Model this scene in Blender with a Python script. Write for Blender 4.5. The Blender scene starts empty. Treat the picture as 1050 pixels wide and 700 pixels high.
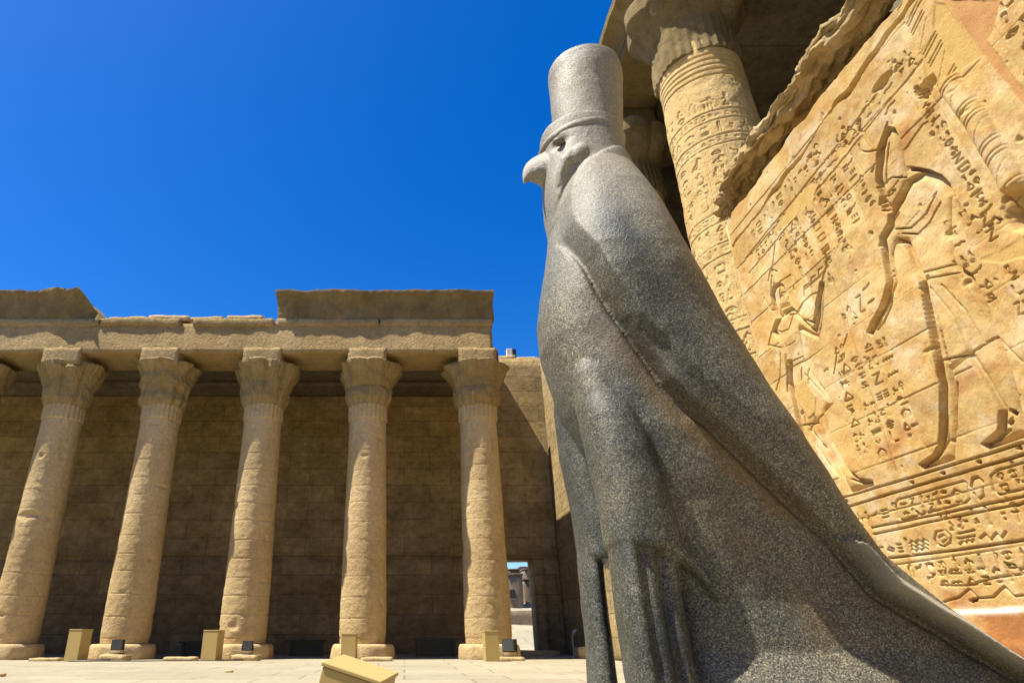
import bpy, bmesh, math, random
import numpy as np
from mathutils import Vector
R=math.radians
S=bpy.context.scene
COL=S.collection
# ------------------------------------------------------------------ camera, sky, sun, exposure
cam=bpy.data.cameras.new('camera'); co=bpy.data.objects.new('camera',cam); COL.objects.link(co)
HC=0.65
co.location=(0,0,HC); co.rotation_euler=(R(90)+math.atan(300/660.),0,0)
cam.sensor_width=36; cam.lens=36*660/1050.; cam.shift_x=110/1050.; cam.clip_start=.05; cam.clip_end=3000
S.camera=co
SUN=Vector((-1,-.23,2.1)).normalized()
w=bpy.data.worlds.new('World'); S.world=w; w.use_nodes=True
nt=w.node_tree; nt.nodes.clear()
sky=nt.nodes.new('ShaderNodeTexSky'); sky.sky_type='NISHITA'; sky.sun_disc=False
sky.sun_elevation=math.asin(SUN.z); sky.sun_rotation=math.atan2(SUN.x,SUN.y)
sky.altitude=900; sky.air_density=1.0; sky.dust_density=.9; sky.ozone_density=4.0
hs=nt.nodes.new('ShaderNodeHueSaturation'); hs.inputs['Saturation'].default_value=1.40; hs.inputs['Value'].default_value=1.0; hs.inputs['Hue'].default_value=.512
bg=nt.nodes.new('ShaderNodeBackground'); bg.inputs['Strength'].default_value=.10
wo=nt.nodes.new('ShaderNodeOutputWorld')
nt.links.new(sky.outputs[0],hs.inputs['Color']); nt.links.new(hs.outputs[0],bg.inputs['Color']); nt.links.new(bg.outputs[0],wo.inputs['Surface'])
sl=bpy.data.lights.new('sun','SUN'); sl.energy=5.0; sl.angle=R(.5); sl.color=(1,.93,.80)
so=bpy.data.objects.new('sun',sl); COL.objects.link(so)
so.rotation_euler=SUN.to_track_quat('Z','Y').to_euler(); so.location=(-20,-14,44)
S.view_settings.view_transform='Standard'; S.view_settings.look='None'; S.view_settings.gamma=1; S.view_settings.exposure=1.05
# ------------------------------------------------------------------ noise
def _h(i,j,k,s):
    n=(i.astype(np.int64)*374761393+j.astype(np.int64)*668265263+k.astype(np.int64)*2147483647+s*1274126177)&0xffffffff
    n=((n^(n>>13))*1274126177)&0xffffffff; n=((n^(n>>16))*2246822519)&0xffffffff
    return ((n^(n>>15))&0xffffff)/float(0xffffff)*2-1
def vn(P,f,s=0):
    Q=np.asarray(P,float)*f+17.31; I=np.floor(Q); T=Q-I; T=T*T*(3-2*T); I=I.astype(np.int64)
    x,y,z=I[...,0],I[...,1],I[...,2]; u,v,q=T[...,0],T[...,1],T[...,2]
    def c(a,b,d): return _h(x+a,y+b,z+d,s)
    a0=c(0,0,0)*(1-u)+c(1,0,0)*u; a1=c(0,1,0)*(1-u)+c(1,1,0)*u
    b0=c(0,0,1)*(1-u)+c(1,0,1)*u; b1=c(0,1,1)*(1-u)+c(1,1,1)*u
    return (a0*(1-v)+a1*v)*(1-q)+(b0*(1-v)+b1*v)*q
def fbm(P,f,o=4,s=0,g=.5):
    r=0;a=1.
    for k in range(o): r=r+a*vn(P,f*2**k,s+k*7); a*=g
    return r
def nvec(P,f,o,s): return np.stack([fbm(P,f,o,s),fbm(P,f,o,s+31),fbm(P,f,o,s+62)],-1)
# ------------------------------------------------------------------ objects
def rawmesh(name,V,Fc,smooth=True,attrs=None):
    me=bpy.data.meshes.new(name)
    V=np.asarray(V,np.float32)
    if isinstance(Fc,np.ndarray):
        n=len(Fc); me.vertices.add(len(V)); me.vertices.foreach_set('co',V.ravel())
        k=Fc.shape[1]; me.loops.add(n*k); me.loops.foreach_set('vertex_index',Fc.astype(np.int32).ravel())
        me.polygons.add(n); me.polygons.foreach_set('loop_start',np.arange(0,n*k,k,dtype=np.int32))
        try: me.polygons.foreach_set('loop_total',np.full(n,k,np.int32))
        except Exception: pass
        me.update(calc_edges=True)
    else:
        me.from_pydata([tuple(v) for v in V],[],Fc); me.update()
    if smooth: me.polygons.foreach_set('use_smooth',np.ones(len(me.polygons),bool))
    for k,a in (attrs or {}).items():
        at=me.attributes.new(k,'FLOAT','POINT'); at.data.foreach_set('value',np.asarray(a,np.float32).ravel())
    return me
def obj(name,me,mat,parent=None,loc=(0,0,0)):
    o=bpy.data.objects.new(name,me); COL.objects.link(o)
    if mat and not me.materials: me.materials.append(mat)
    o.parent=parent; o.location=loc
    return o
def tag(o,label=None,cat=None,group=None,kind=None):
    for k,v in (('label',label),('category',cat),('group',group),('kind',kind)):
        if v: o[k]=v
    return o
def thing(name,label,cat,loc=(0,0,0),group=None,rz=0):
    o=bpy.data.objects.new(name,None); COL.objects.link(o); o.location=loc; o.rotation_euler=(0,0,rz); o.empty_display_size=.2
    return tag(o,label,cat,group)
def gridfaces(nu,nv,wrapv=False):
    i=np.arange(nu-1)[:,None]; j=np.arange(nv if wrapv else nv-1)[None,:]; j2=(j+1)%nv
    return np.stack([i*nv+j+0*i,(i+1)*nv+j,(i+1)*nv+j2,i*nv+j2+0*i],-1).reshape(-1,4)
class MB:
    """collects closed shapes into one mesh"""
    def __init__(s): s.V=[];s.F=[];s.n=0
    def add(s,V,F):
        s.V.append(np.asarray(V,float).reshape(-1,3)); s.F.append(np.asarray(F)+s.n); s.n+=len(s.V[-1]); return s
    def mesh(s,name,smooth=True):
        V=np.concatenate(s.V); ks={f.shape[1] for f in s.F}
        if len(ks)==1: return rawmesh(name,V,np.concatenate(s.F),smooth)
        F=[]
        for f in s.F: F+=[list(map(int,r)) for r in f]
        return rawmesh(name,V,F,smooth)
def rbox(lo,hi,res=.25,amp=.03,f=2.,seed=0,bev=.0,o=4):
    """subdivided closed box, welded, edges worn and faces displaced by noise"""
    lo=np.array(lo,float);hi=np.array(hi,float);n=np.maximum(1,np.ceil((hi-lo)/res)).astype(int)
    key={};V=[];Fc=[]
    def vid(t):
        k=tuple(t)
        if k not in key: key[k]=len(V); V.append(lo+(hi-lo)*np.array(t)/n)
        return key[k]
    for ax in range(3):
        b,c=(ax+1)%3,(ax+2)%3
        for side in (0,n[ax]):
            for i in range(n[b]):
                for j in range(n[c]):
                    q=[]
                    for (p,r) in ((0,0),(1,0),(1,1),(0,1)):
                        t=[0,0,0]; t[ax]=side; t[b]=i+p; t[c]=j+r; q.append(vid(t))
                    if side==0: q=q[::-1]
                    Fc.append(q)
    V=np.array(V)
    if bev>0:
        e=np.minimum(V-lo,hi-V); near=np.sort(e,1)
        k=np.clip(1-near[:,1]/(bev*1.01),0,1)*(near[:,0]<1e-6)
        cen=np.clip(V,lo+bev,hi-bev); d=V-cen; ln=np.linalg.norm(d,axis=1,keepdims=True)
        on=(ln[:,0]>bev*1.001)
        V=np.where(on[:,None],cen+d/np.maximum(ln,1e-9)*bev,V)
    if amp>0: V=V+amp*nvec(V,f,o,seed)*.6
    return V,np.array(Fc)
def bbox_bev(lo,hi,b): return rbox(lo,hi,res=max(1e-3,min(np.array(hi)-np.array(lo))/2.01),amp=0,bev=b) if False else chamfer(lo,hi,b)
def chamfer(lo,hi,b):
    bm=bmesh.new(); bmesh.ops.create_cube(bm,size=1)
    lo=Vector(lo);hi=Vector(hi)
    for v in bm.verts: v.co=Vector(((v.co[i]+.5)*(hi[i]-lo[i])+lo[i]) for i in range(3))
    if b>0: bmesh.ops.bevel(bm,geom=list(bm.edges),offset=b,segments=2,affect='EDGES',profile=.6)
    bm.verts.index_update()
    V=[v.co[:] for v in bm.verts];F=[[v.index for v in f.verts] for f in bm.faces]; bm.free(); return V,F
def cmesh(name,parts,smooth=False):
    V=[];F=[]
    for v,f in parts:
        n=len(V); V+=list(v); F+=[[i+n for i in q] for q in f]
    return rawmesh(name,V,F,smooth)
def lathe(prof,nphi,fn=None,seed=0,cap=True):
    """prof list of (r,z); fn(phi,z,r)->r"""
    pr=np.array(prof,float); ph=np.linspace(0,2*np.pi,nphi,endpoint=False)
    Rr=pr[:,0][:,None]+0*ph; Z=pr[:,1][:,None]+0*ph; PH=ph[None,:]+0*Rr
    if fn is not None: Rr=fn(PH,Z,Rr)
    V=np.stack([Rr*np.cos(PH),Rr*np.sin(PH),Z],-1).reshape(-1,3)
    F=gridfaces(len(pr),nphi,True)[:,::-1]
    F=[list(map(int,r)) for r in F]
    if cap:
        n=len(pr); F.append([int((n-1)*nphi+k) for k in range(nphi)]); F.append([int(k) for k in range(nphi)][::-1])
    return V,F
def tube(pts,rad,n=8):
    pts=[Vector(p) for p in pts]; V=[];F=[]
    for i,p in enumerate(pts):
        d=(pts[min(i+1,len(pts)-1)]-pts[max(i-1,0)]).normalized(); a=d.orthogonal().normalized(); b=d.cross(a)
        r=rad if not hasattr(rad,'__len__') else rad[i]
        for k in range(n):
            t=2*math.pi*k/n; V.append((p+a*r*math.cos(t)+b*r*math.sin(t))[:])
    for i in range(len(pts)-1):
        for k in range(n): F.append([i*n+k,i*n+(k+1)%n,(i+1)*n+(k+1)%n,(i+1)*n+k])
    F.append(list(range(n))[::-1]); F.append([(len(pts)-1)*n+k for k in range(n)])
    return V,F
# ------------------------------------------------------------------ materials
class NB:
    def __init__(s,name):
        s.m=bpy.data.materials.new(name); s.m.use_nodes=True; s.t=s.m.node_tree; s.b=s.t.nodes['Principled BSDF']
        s.tc=s.t.nodes.new('ShaderNodeTexCoord')
    def n(s,t,**k):
        x=s.t.nodes.new('ShaderNode'+t)
        for a,v in k.items(): setattr(x,a,v)
        return x
    def l(s,a,b): s.t.links.new(a,b)
    def noise(s,scale,detail=5,rough=.6,vec=None,dist=0):
        x=s.n('TexNoise'); x.inputs['Scale'].default_value=scale; x.inputs['Detail'].default_value=detail; x.inputs['Roughness'].default_value=rough; x.inputs['Distortion'].default_value=dist
        s.l(vec or s.tc.outputs['Object'],x.inputs['Vector']); return x.outputs['Fac']
    def ramp(s,fac,stops):
        r=s.n('ValToRGB'); e=r.color_ramp.elements
        while len(e)<len(stops): e.new(.5)
        for i,(p,c) in enumerate(stops):
            e[i].position=p; e[i].color=(*c,1) if hasattr(c,'__len__') else (c,c,c,1)
        s.l(fac,r.inputs[0]); return r.outputs[0]
    def mix(s,a,b,fac,mode='MIX'):
        x=s.n('Mix',data_type='RGBA',blend_type=mode)
        for i,v in ((0,fac),(6,a),(7,b)):
            if hasattr(v,'is_output'): s.l(v,x.inputs[i])
            elif i==0: x.inputs[0].default_value=v
            else: x.inputs[i].default_value=(*v,1)
        return x.outputs[2]
    def math(s,op,a,b=None):
        x=s.n('Math',operation=op)
        for i,v in ((0,a),(1,b)):
            if v is None: continue
            if hasattr(v,'is_output'): s.l(v,x.inputs[i])
            else: x.inputs[i].default_value=v
        return x.outputs[0]
    def attr(s,name): 
        x=s.n('Attribute',attribute_name=name); return x.outputs['Fac']
    def mapping(s,scale=(1,1,1),rot=(0,0,0)):
        x=s.n('Mapping'); x.inputs['Scale'].default_value=scale; x.inputs['Rotation'].default_value=rot; s.l(s.tc.outputs['Object'],x.inputs[0]); return x.outputs[0]
    def bump(s,h,dist,strength=1,prev=None):
        x=s.n('Bump'); x.inputs['Distance'].default_value=dist; x.inputs['Strength'].default_value=strength; s.l(h,x.inputs['Height'])
        if prev: s.l(prev,x.inputs['Normal'])
        return x.outputs[0]
    def done(s,col,rough=.9,nrm=None,spec=.2):
        if hasattr(col,'is_output'): s.l(col,s.b.inputs['Base Color'])
        else: s.b.inputs['Base Color'].default_value=(*col,1)
        if hasattr(rough,'is_output'): s.l(rough,s.b.inputs['Roughness'])
        else: s.b.inputs['Roughness'].default_value=rough
        s.b.inputs['Specular IOR Level'].default_value=spec
        if nrm: s.l(nrm,s.b.inputs['Normal'])
        return s.m
def stone(name,c1,c2,c3,joint=None,bw=1.3,bh=.55,jb=.6,fine=.012,big=.5,streak=.35,relief=0):
    """weathered sandstone; joint='x' masonry on walls facing Y, 'y' on walls facing X"""
    m=NB(name)
    a=m.noise(big,6,.65); col=m.ramp(a,[(.3,c1),(.52,c2),(.72,c3)])
    st=m.noise(1.,5,.7,m.mapping((2.2,2.2,.35)))
    col=m.mix(col,tuple(x*.55 for x in c2),m.math('MULTIPLY',m.ramp(st,[(.5,0.),(.72,1.)]),streak))
    sp=m.noise(9,6,.75); col=m.mix(col,m.ramp(sp,[(.25,.5),(.5,1.),(.8,1.25)]),.55,'MULTIPLY')
    n=None; h=m.noise(26,8,.72)
    if joint: col=m.mix(col,m.ramp(m.noise(2.6,7,.75,m.mapping((1,1,1.6))),[(.3,.55),(.5,1.),(.7,1.35)]),.8,'MULTIPLY')
    if joint:
        sx=m.n('SeparateXYZ'); m.l(m.tc.outputs['Object'],sx.inputs[0])
        cx=m.n('CombineXYZ'); m.l(sx.outputs[0 if joint=='x' else 1],cx.inputs[0]); m.l(sx.outputs[2],cx.inputs[1])
        nv=m.n('TexNoise'); nv.inputs['Scale'].default_value=1.2; m.l(cx.outputs[0],nv.inputs['Vector'])
        ad=m.n('VectorMath',operation='MULTIPLY_ADD'); ad.inputs[1].default_value=(.05,.05,0); m.l(nv.outputs['Color'],ad.inputs[0]); m.l(cx.outputs[0],ad.inputs[2])
        br=m.n('TexBrick'); br.offset=.45; br.squash=1; m.l(ad.outputs[0],br.inputs['Vector'])
        for k,v in (('Scale',1),('Mortar Size',.018),('Mortar Smooth',.4),('Bias',0),('Brick Width',bw),('Row Height',bh)): br.inputs[k].default_value=v
        br.inputs['Color1'].default_value=(.72,.72,.72,1); br.inputs['Color2'].default_value=(1.12,1.1,1.05,1); br.inputs['Mortar'].default_value=(.45,.42,.38,1)
        col=m.mix(col,br.outputs['Color'],jb,'MULTIPLY')
        inv=m.math('SUBTRACT',1.,br.outputs['Fac']); n=m.bump(inv,.03,.8); n=m.bump(m.noise(4.5,6,.8),.09,.7,n)
    n=m.bump(h,fine,1.,n); n=m.bump(m.noise(5,5,.6),.05,.6,n)
    if relief: n=m.bump(m.noise(7,3,.55,None,1.2),relief,.8,n)
    return m.done(col,.92,n,.15)
def plain(name,c,rough=.6,var=.15,scale=12,bump=.002,spec=.3,metal=0):
    m=NB(name); f=m.noise(scale,4,.6); col=m.mix(tuple(x*(1-var) for x in c),tuple(min(1,x*(1+var)) for x in c),f)
    m.b.inputs['Metallic'].default_value=metal
    return m.done(col,rough,m.bump(f,bump,.7),spec)
# carved lines, losses, patches and text columns of the screen wall: (y, z) in metres on the wall
CARVE = [(0.085,0.07,[(5.953,5.55),(5.835,5.434),(5.718,5.309),(5.606,5.149),(5.567,5.011)]),(0.04,0.03,[(5.579,5.045),(5.559,4.92),(5.545,4.68)]),(0.07,0.06,[(6.395,5.498),(6.464,5.425)]),(0.03,0.03,[(6.36,5.362),(6.456,5.327),(6.37,5.25)]),(0.03,0.02,[(6.39,5.509),(6.293,5.493),(6.069,5.545),(5.953,5.55)]),(0.075,0.07,[(6.291,5.167),(6.44,5.117),(6.608,5.049)]),(0.05,0.06,[(6.62,5.057),(6.66,4.915),(6.672,4.774),(6.691,4.618),(6.734,4.5)]),(0.065,0.07,[(6.734,4.5),(6.836,4.338),(6.954,4.192)]),(0.05,0.06,[(6.954,4.192),(7.076,4.102),(7.286,4.096)]),(0.025,0.025,[(6.49,4.91),(6.563,4.676),(6.662,4.459),(6.796,4.237),(6.984,4.087),(7.126,4.047)]),(0.05,0.045,[(6.435,4.906),(6.341,4.781)]),(0.03,0.03,[(6.341,4.781),(6.347,4.454),(6.326,4.267)]),(0.045,0.05,[(6.326,4.267),(6.376,4.011),(6.436,3.653),(6.472,3.358)]),(0.045,0.055,[(6.482,3.363),(6.557,3.067),(6.663,2.701),(6.725,2.535)]),(0.05,0.05,[(6.725,2.535),(6.875,2.436),(7.163,2.379)]),(0.04,0.04,[(5.876,4.254),(5.849,4.048)]),(0.022,0.025,[(5.849,4.048),(5.853,3.918),(5.794,3.539),(5.763,3.4)]),(0.03,0.03,[(5.763,3.4),(5.713,3.196),(5.724,3.025)]),(0.018,0.02,[(5.743,3.356),(5.587,2.979)]),(0.05,0.045,[(6.314,2.386),(6.157,2.395),(5.991,2.441)]),(0.09,0.06,[(5.905,2.603),(5.879,2.565)]),(0.09,0.06,[(5.975,2.498),(5.938,2.507)]),(0.025,0.025,[(5.93,2.524),(5.741,2.703)]),(0.02,0.018,[(6.484,4.925),(5.757,5.053),(5.636,5.039)]),(0.02,0.02,[(5.787,5.05),(5.761,4.584),(5.872,4.252)]),(0.02,0.015,[(6.33,4.277),(5.996,3.978),(5.836,4.04)]),(0.03,0.015,[(6.335,3.057),(6.39,2.936),(6.55,2.613)]),(0.02,0.015,[(6.009,3.95),(5.977,3.589),(6.019,3.222),(6.018,2.905)]),(0.02,0.012,[(6.349,4.137),(6.214,3.799),(6.147,3.557),(6.04,3.451)]),(0.02,0.02,[(5.764,6.396),(5.865,6.399),(5.941,6.356)]),(0.04,0.04,[(5.959,6.244),(6.1,6.147),(6.224,6.059)]),(0.025,0.03,[(6.224,6.059),(6.291,5.948)]),(0.05,0.04,[(6.37,5.908),(6.403,5.875)]),(0.016,0.018,[(6.453,6.351),(6.46,6.247),(6.37,6.153),(6.224,6.059)]),(0.02,0.015,[(6.35,5.832),(6.314,5.639),(6.177,5.488)]),(0.016,0.015,[(6.344,5.767),(5.835,5.776),(5.57,5.85),(5.504,5.831)]),(0.05,0.055,[(7.83,5.089),(8.0,4.919),(8.129,4.755),(8.21,4.671)]),(0.035,0.035,[(8.21,4.671),(8.34,4.789)]),(0.022,0.025,[(8.531,4.78),(8.38,4.613),(8.24,4.511),(8.159,4.57)]),(0.035,0.04,[(8.704,5.046),(8.496,4.971),(8.293,5.045)]),(0.02,0.02,[(8.293,5.045),(8.081,5.056),(7.955,5.019)]),(0.04,0.045,[(8.956,5.063),(9.137,5.022),(9.233,4.993)]),(0.03,0.035,[(9.233,4.993),(9.38,4.854)]),(0.02,0.025,[(9.38,4.854),(9.124,4.693),(8.892,4.627),(8.719,4.631)]),(0.018,0.018,[(8.719,4.631),(8.61,4.818)]),(0.015,0.02,[(8.209,5.207),(8.012,5.208),(7.821,5.21),(7.598,5.249)]),(0.016,0.02,[(8.251,5.117),(8.198,5.249),(8.095,5.24)]),(0.016,0.02,[(8.056,5.148),(8.004,5.278),(7.905,5.268)]),(0.016,0.02,[(7.869,5.177),(7.818,5.305),(7.722,5.295)]),(0.016,0.02,[(7.688,5.206),(7.637,5.332),(7.545,5.322)]),(0.03,0.03,[(9.02,4.586),(9.048,4.404),(9.091,4.278),(9.207,3.995)]),(0.03,0.03,[(8.716,4.092),(8.522,3.771),(8.339,3.487)]),(0.018,0.02,[(7.626,4.257),(7.727,4.162),(7.794,4.107)]),(0.02,0.022,[(7.959,4.052),(8.102,3.849)]),(0.03,0.03,[(8.968,3.395),(8.791,3.179),(8.64,2.826),(8.507,2.583),(8.472,2.523)]),(0.024,0.025,[(8.55,3.205),(8.484,2.844),(8.435,2.605)]),(0.045,0.05,[(8.366,2.487),(8.22,2.4),(7.994,2.375)]),(0.02,0.02,[(8.968,3.395),(8.897,3.101),(8.631,2.638)]),(0.02,0.02,[(9.126,4.6),(9.27,4.284),(9.462,4.115)]),(0.018,0.018,[(8.902,5.539),(8.678,5.587),(8.691,5.372),(8.852,5.203)]),(0.018,0.018,[(8.549,6.251),(8.734,5.972),(8.973,5.578)]),(0.02,0.02,[(9.176,5.6),(9.106,5.351),(8.877,5.148)]),(0.018,0.018,[(8.852,3.36),(8.764,3.448),(8.588,3.42)]),(0.016,0.016,[(8.813,5.93),(8.723,5.613),(8.409,5.569)]),(0.03,0.035,[(9.736,6.844),(9.762,6.302),(9.848,5.491),(9.827,4.727)]),(0.016,0.018,[(9.401,6.475),(6.963,6.598),(5.478,6.738)]),(0.016,0.018,[(9.396,6.184),(6.918,6.36),(5.271,6.508)]),(0.026,0.03,[(8.68,2.296),(7.343,2.285),(5.881,2.28)]),(0.03,0.035,[(8.613,2.169),(7.02,2.181),(5.926,2.18)]),(0.022,0.025,[(8.25,1.854),(7.038,1.834),(6.087,1.826)]),(0.022,0.025,[(8.231,1.775),(7.064,1.777),(6.114,1.767)]),(0.026,0.03,[(8.084,1.479),(7.077,1.454),(6.257,1.452)]),(0.06,0.05,[(8.597,2.248),(8.556,2.247)]),(0.06,0.05,[(7.383,2.232),(7.352,2.231)]),(0.06,0.05,[(6.918,2.232),(6.891,2.231)]),(0.06,0.05,[(6.431,2.235),(6.407,2.234)]),(0.06,0.05,[(5.949,2.247),(5.928,2.246)]),(0.016,0.02,[(7.656,2.09),(6.692,2.099),(6.658,2.062),(6.686,1.918),(6.749,1.89),(7.709,1.864),(7.751,1.915),(7.711,2.055),(7.656,2.09)]),(0.016,0.02,[(6.263,2.111),(5.957,2.113)]),(0.016,0.02,[(6.263,2.111),(6.35,2.073),(6.378,1.935),(6.341,1.89),(6.059,1.889)]),(0.03,0.03,[(6.614,2.022),(6.569,2.093),(6.494,2.096),(6.46,2.039)]),(0.02,0.02,[(6.604,1.961),(6.588,1.889),(6.505,1.912),(6.484,1.986)]),(0.016,0.02,[(7.315,1.593),(7.253,1.667),(7.139,1.672),(7.076,1.602),(7.119,1.538),(7.226,1.511),(7.31,1.541),(7.315,1.593)]),(0.016,0.02,[(7.253,1.606),(7.174,1.626),(7.14,1.581),(7.222,1.551)]),(0.02,0.022,[(6.98,1.609),(6.76,1.617)]),(0.02,0.022,[(7.001,1.563),(6.773,1.562)]),(0.018,0.02,[(7.002,1.504),(6.948,1.536),(6.925,1.504),(6.872,1.536),(6.849,1.504),(6.797,1.536)]),(0.02,0.022,[(6.728,1.527),(6.652,1.564),(6.624,1.495),(6.527,1.556),(6.497,1.497),(6.417,1.55)]),(0.014,0.018,[(7.702,1.6),(7.643,1.625),(7.613,1.589),(7.554,1.619),(7.522,1.588),(7.464,1.618),(7.42,1.586)]),(0.014,0.018,[(7.72,1.559),(7.662,1.584),(7.632,1.549),(7.572,1.579),(7.54,1.548),(7.482,1.578),(7.437,1.546)]),(0.014,0.018,[(7.739,1.518),(7.68,1.544),(7.65,1.508),(7.59,1.538),(7.559,1.508),(7.5,1.538),(7.455,1.507)]),(0.018,0.02,[(7.474,0.966),(7.242,1.003),(7.082,1.075),(7.0,0.982),(6.822,0.983),(6.657,1.071),(6.578,0.979),(6.471,0.983)]),(0.018,0.018,[(7.427,1.13),(7.104,1.109),(6.72,1.156),(6.388,1.166)]),(0.05,0.04,[(7.109,0.96),(7.028,0.974)])]
JAG = [(9.78,6.831),(9.53,6.893),(9.155,6.941),(8.721,6.948),(8.397,6.978),(8.048,6.972),(7.805,7.018),(7.534,7.031),(7.171,7.057),(6.843,7.109),(6.596,7.115),(6.347,7.107),(6.101,7.122),(5.927,7.169),(5.691,7.204),(5.53,7.247),(5.312,7.245),(5.145,7.294),(4.974,7.328),(4.659,7.374)]
PATCH = {'cement':[[(4.883,6.986),(4.799,6.82),(4.761,6.462),(4.691,5.93),(4.926,5.986),(5.011,5.912),(5.186,5.968),(5.321,6.266),(5.202,6.595),(5.042,6.635)],[(7.296,6.416),(7.558,6.26),(8.594,6.372),(8.46,6.446),(7.888,6.54),(7.437,6.527)],[(8.982,4.016),(8.749,4.019),(8.628,3.721),(8.742,3.527),(8.898,3.49),(9.045,3.763)],[(5.549,4.08),(5.328,4.044),(5.018,4.066),(5.119,3.843),(5.359,3.926)],[(6.579,6.463),(6.482,6.457),(6.69,6.397),(6.858,6.492),(6.794,6.586)],[(10.785,6.573),(10.18,6.201),(10.263,5.851),(10.641,5.881)]],'red':[[(4.731,6.79),(4.336,6.276),(4.511,6.078),(4.653,6.014),(4.74,6.711)],[(4.791,6.898),(4.723,6.809),(4.611,6.001),(4.491,5.112),(4.555,4.972),(4.694,6.002)]],'stain':[[(6.721,6.84),(6.476,6.914),(6.308,6.883),(6.418,6.774),(6.672,6.761)],[(7.333,6.703),(7.016,6.677),(7.023,6.564),(7.28,6.607)],[(6.377,5.384),(6.163,5.337),(6.172,5.176),(6.355,5.282)],[(7.291,5.122),(6.999,5.147),(6.95,5.0),(7.237,4.971)],[(6.412,3.064),(5.781,3.173),(5.79,3.052),(6.372,3.005)],[(7.271,0.742),(6.422,0.863),(6.705,0.241),(6.993,0.307)],[(7.542,1.188),(7.032,0.993),(7.389,0.914),(7.653,1.104)],[(5.798,6.034),(5.594,6.133),(5.905,5.552),(6.141,5.531)],[(7.73,2.719),(7.071,2.884),(6.983,2.742),(7.7,2.59)],[(6.356,1.587),(6.168,1.603),(6.217,1.495),(6.385,1.5)]]}
TEXT = {'cols':[[(7.719,6.397),(7.556,5.793),(7.559,5.287)],[(7.365,6.419),(7.227,5.727),(7.238,5.33)],[(7.03,6.353),(6.93,5.825),(6.884,5.485)],[(6.743,6.328),(6.648,5.919),(6.604,5.597)],[(8.366,6.273),(8.222,5.864),(8.121,5.401)],[(8.022,6.303),(7.883,5.815),(7.885,5.487)]],'cols2':[[(7.946,3.863),(7.993,3.307),(8.01,2.668)],[(7.622,3.949),(7.637,3.447),(7.7,2.59)],[(7.368,3.999),(7.393,3.459),(7.434,2.686)],[(7.131,3.957),(7.128,3.507),(7.131,2.786)],[(7.877,4.202),(7.86,3.87)]],'col3':[[(5.482,6.346),(5.403,5.736),(5.33,5.012),(5.294,4.345)]],'col4':[[(5.765,4.725),(5.714,4.309),(5.661,3.928),(5.628,3.61)],[(5.312,3.908),(5.35,3.588),(5.377,3.344)]],'frieze':[[(9.094,6.341),(8.304,6.41),(7.002,6.513),(5.948,6.638),(5.336,6.702)],[(9.107,6.674),(7.07,6.862)]],'rows':[[(8.449,1.956),(7.805,1.981)],[(7.662,1.967),(6.727,1.995)],[(6.314,1.998),(5.955,2.003)],[(8.254,1.564),(7.745,1.573)],[(7.209,1.764),(6.126,1.694)],[(7.862,1.316),(6.307,1.297)],[(7.608,1.203),(6.356,1.189)],[(7.716,4.371),(7.094,4.518)],[(5.575,4.615),(5.381,4.359)]]}
HATCH=[[(6.15,5.439),(5.76,5.269),(5.636,5.039),(5.687,4.657),(5.819,4.077),(6.0,3.969),(6.294,4.256),(6.273,4.537),(6.336,4.814)],[(6.308,4.227),(5.849,4.013),(5.903,3.641),(6.082,3.527),(6.266,3.778)]]
# ------------------------------------------------------------------ palette
M={}
M['court']=stone('court_sandstone',(0.409,0.292,0.139),(0.498,0.369,0.183),(0.575,0.440,0.245),None,fine=.02,relief=.03,streak=.3)
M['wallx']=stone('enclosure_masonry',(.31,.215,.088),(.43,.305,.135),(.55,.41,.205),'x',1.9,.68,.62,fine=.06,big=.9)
M['entab']=stone('entablature_stone',(0.351,0.239,0.100),(0.438,0.314,0.143),(0.506,0.374,0.191),None,fine=.05,relief=.10,streak=.5)
M['capital']=stone('weathered_shade_capital_stone',(.235,.168,.072),(.32,.235,.108),(.42,.32,.165),None,fine=.035,streak=.6)  # weathered tone, also darkened so the colour carries the capitals' shade
M['cornice']=stone('weathered_shade_dark_stone',(.16,.115,.045),(.25,.182,.078),(.35,.265,.135),None,fine=.05,big=.9,streak=.6)  # weathered tone plus overhang shade put into the colour
M['facade']=stone('facade_sandstone',(0.520,0.345,0.132),(0.603,0.420,0.176),(0.666,0.490,0.238),None,fine=.02,streak=.25)
M['facey']=stone('facade_masonry',(0.336,0.240,0.112),(0.400,0.296,0.144),(0.448,0.352,0.200),'y',1.5,.6,.6,fine=.02)
M['inner']=stone('dark_interior_stone',(.13,.105,.065),(.19,.155,.10),(.24,.20,.13),'y',1.6,.7,.6,fine=.02)  # dark stone; on roof and rear beam the colour stands in for shade
M['rubble']=stone('broken_core_stone',(.42,.285,.12),(.52,.37,.17),(.62,.48,.27),None,fine=.05,big=1.5,streak=.3)
M['box']=plain('tan_painted_wood',(.42,.31,.115),.55,.06,6,.001)
M['black']=plain('black_metal',(.022,.022,.024),.45,.3,20)
M['glass']=plain('lamp_glass',(.06,.07,.075),.12,.1,5,.0005,.6)
M['steel']=plain('galvanised_steel',(.42,.42,.40),.4,.15,20,.001,.5,.6)
M['olive']=plain('olive_painted_bench',(.10,.09,.045),.6,.1)
M['pale']=plain('pale_plastic',(.62,.58,.48),.5,.05)
M['mud']=stone('mudbrick_plaster',(.10,.07,.042),(.15,.108,.066),(.20,.148,.096),None,fine=.05,streak=.5,big=1.2)
M['mud2']=stone('pale_house_plaster',(.16,.12,.08),(.22,.17,.115),(.27,.21,.15),None,fine=.05,streak=.5,big=1.2)
M['dark']=plain('dark_opening',(.03,.026,.022),.8)
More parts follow.
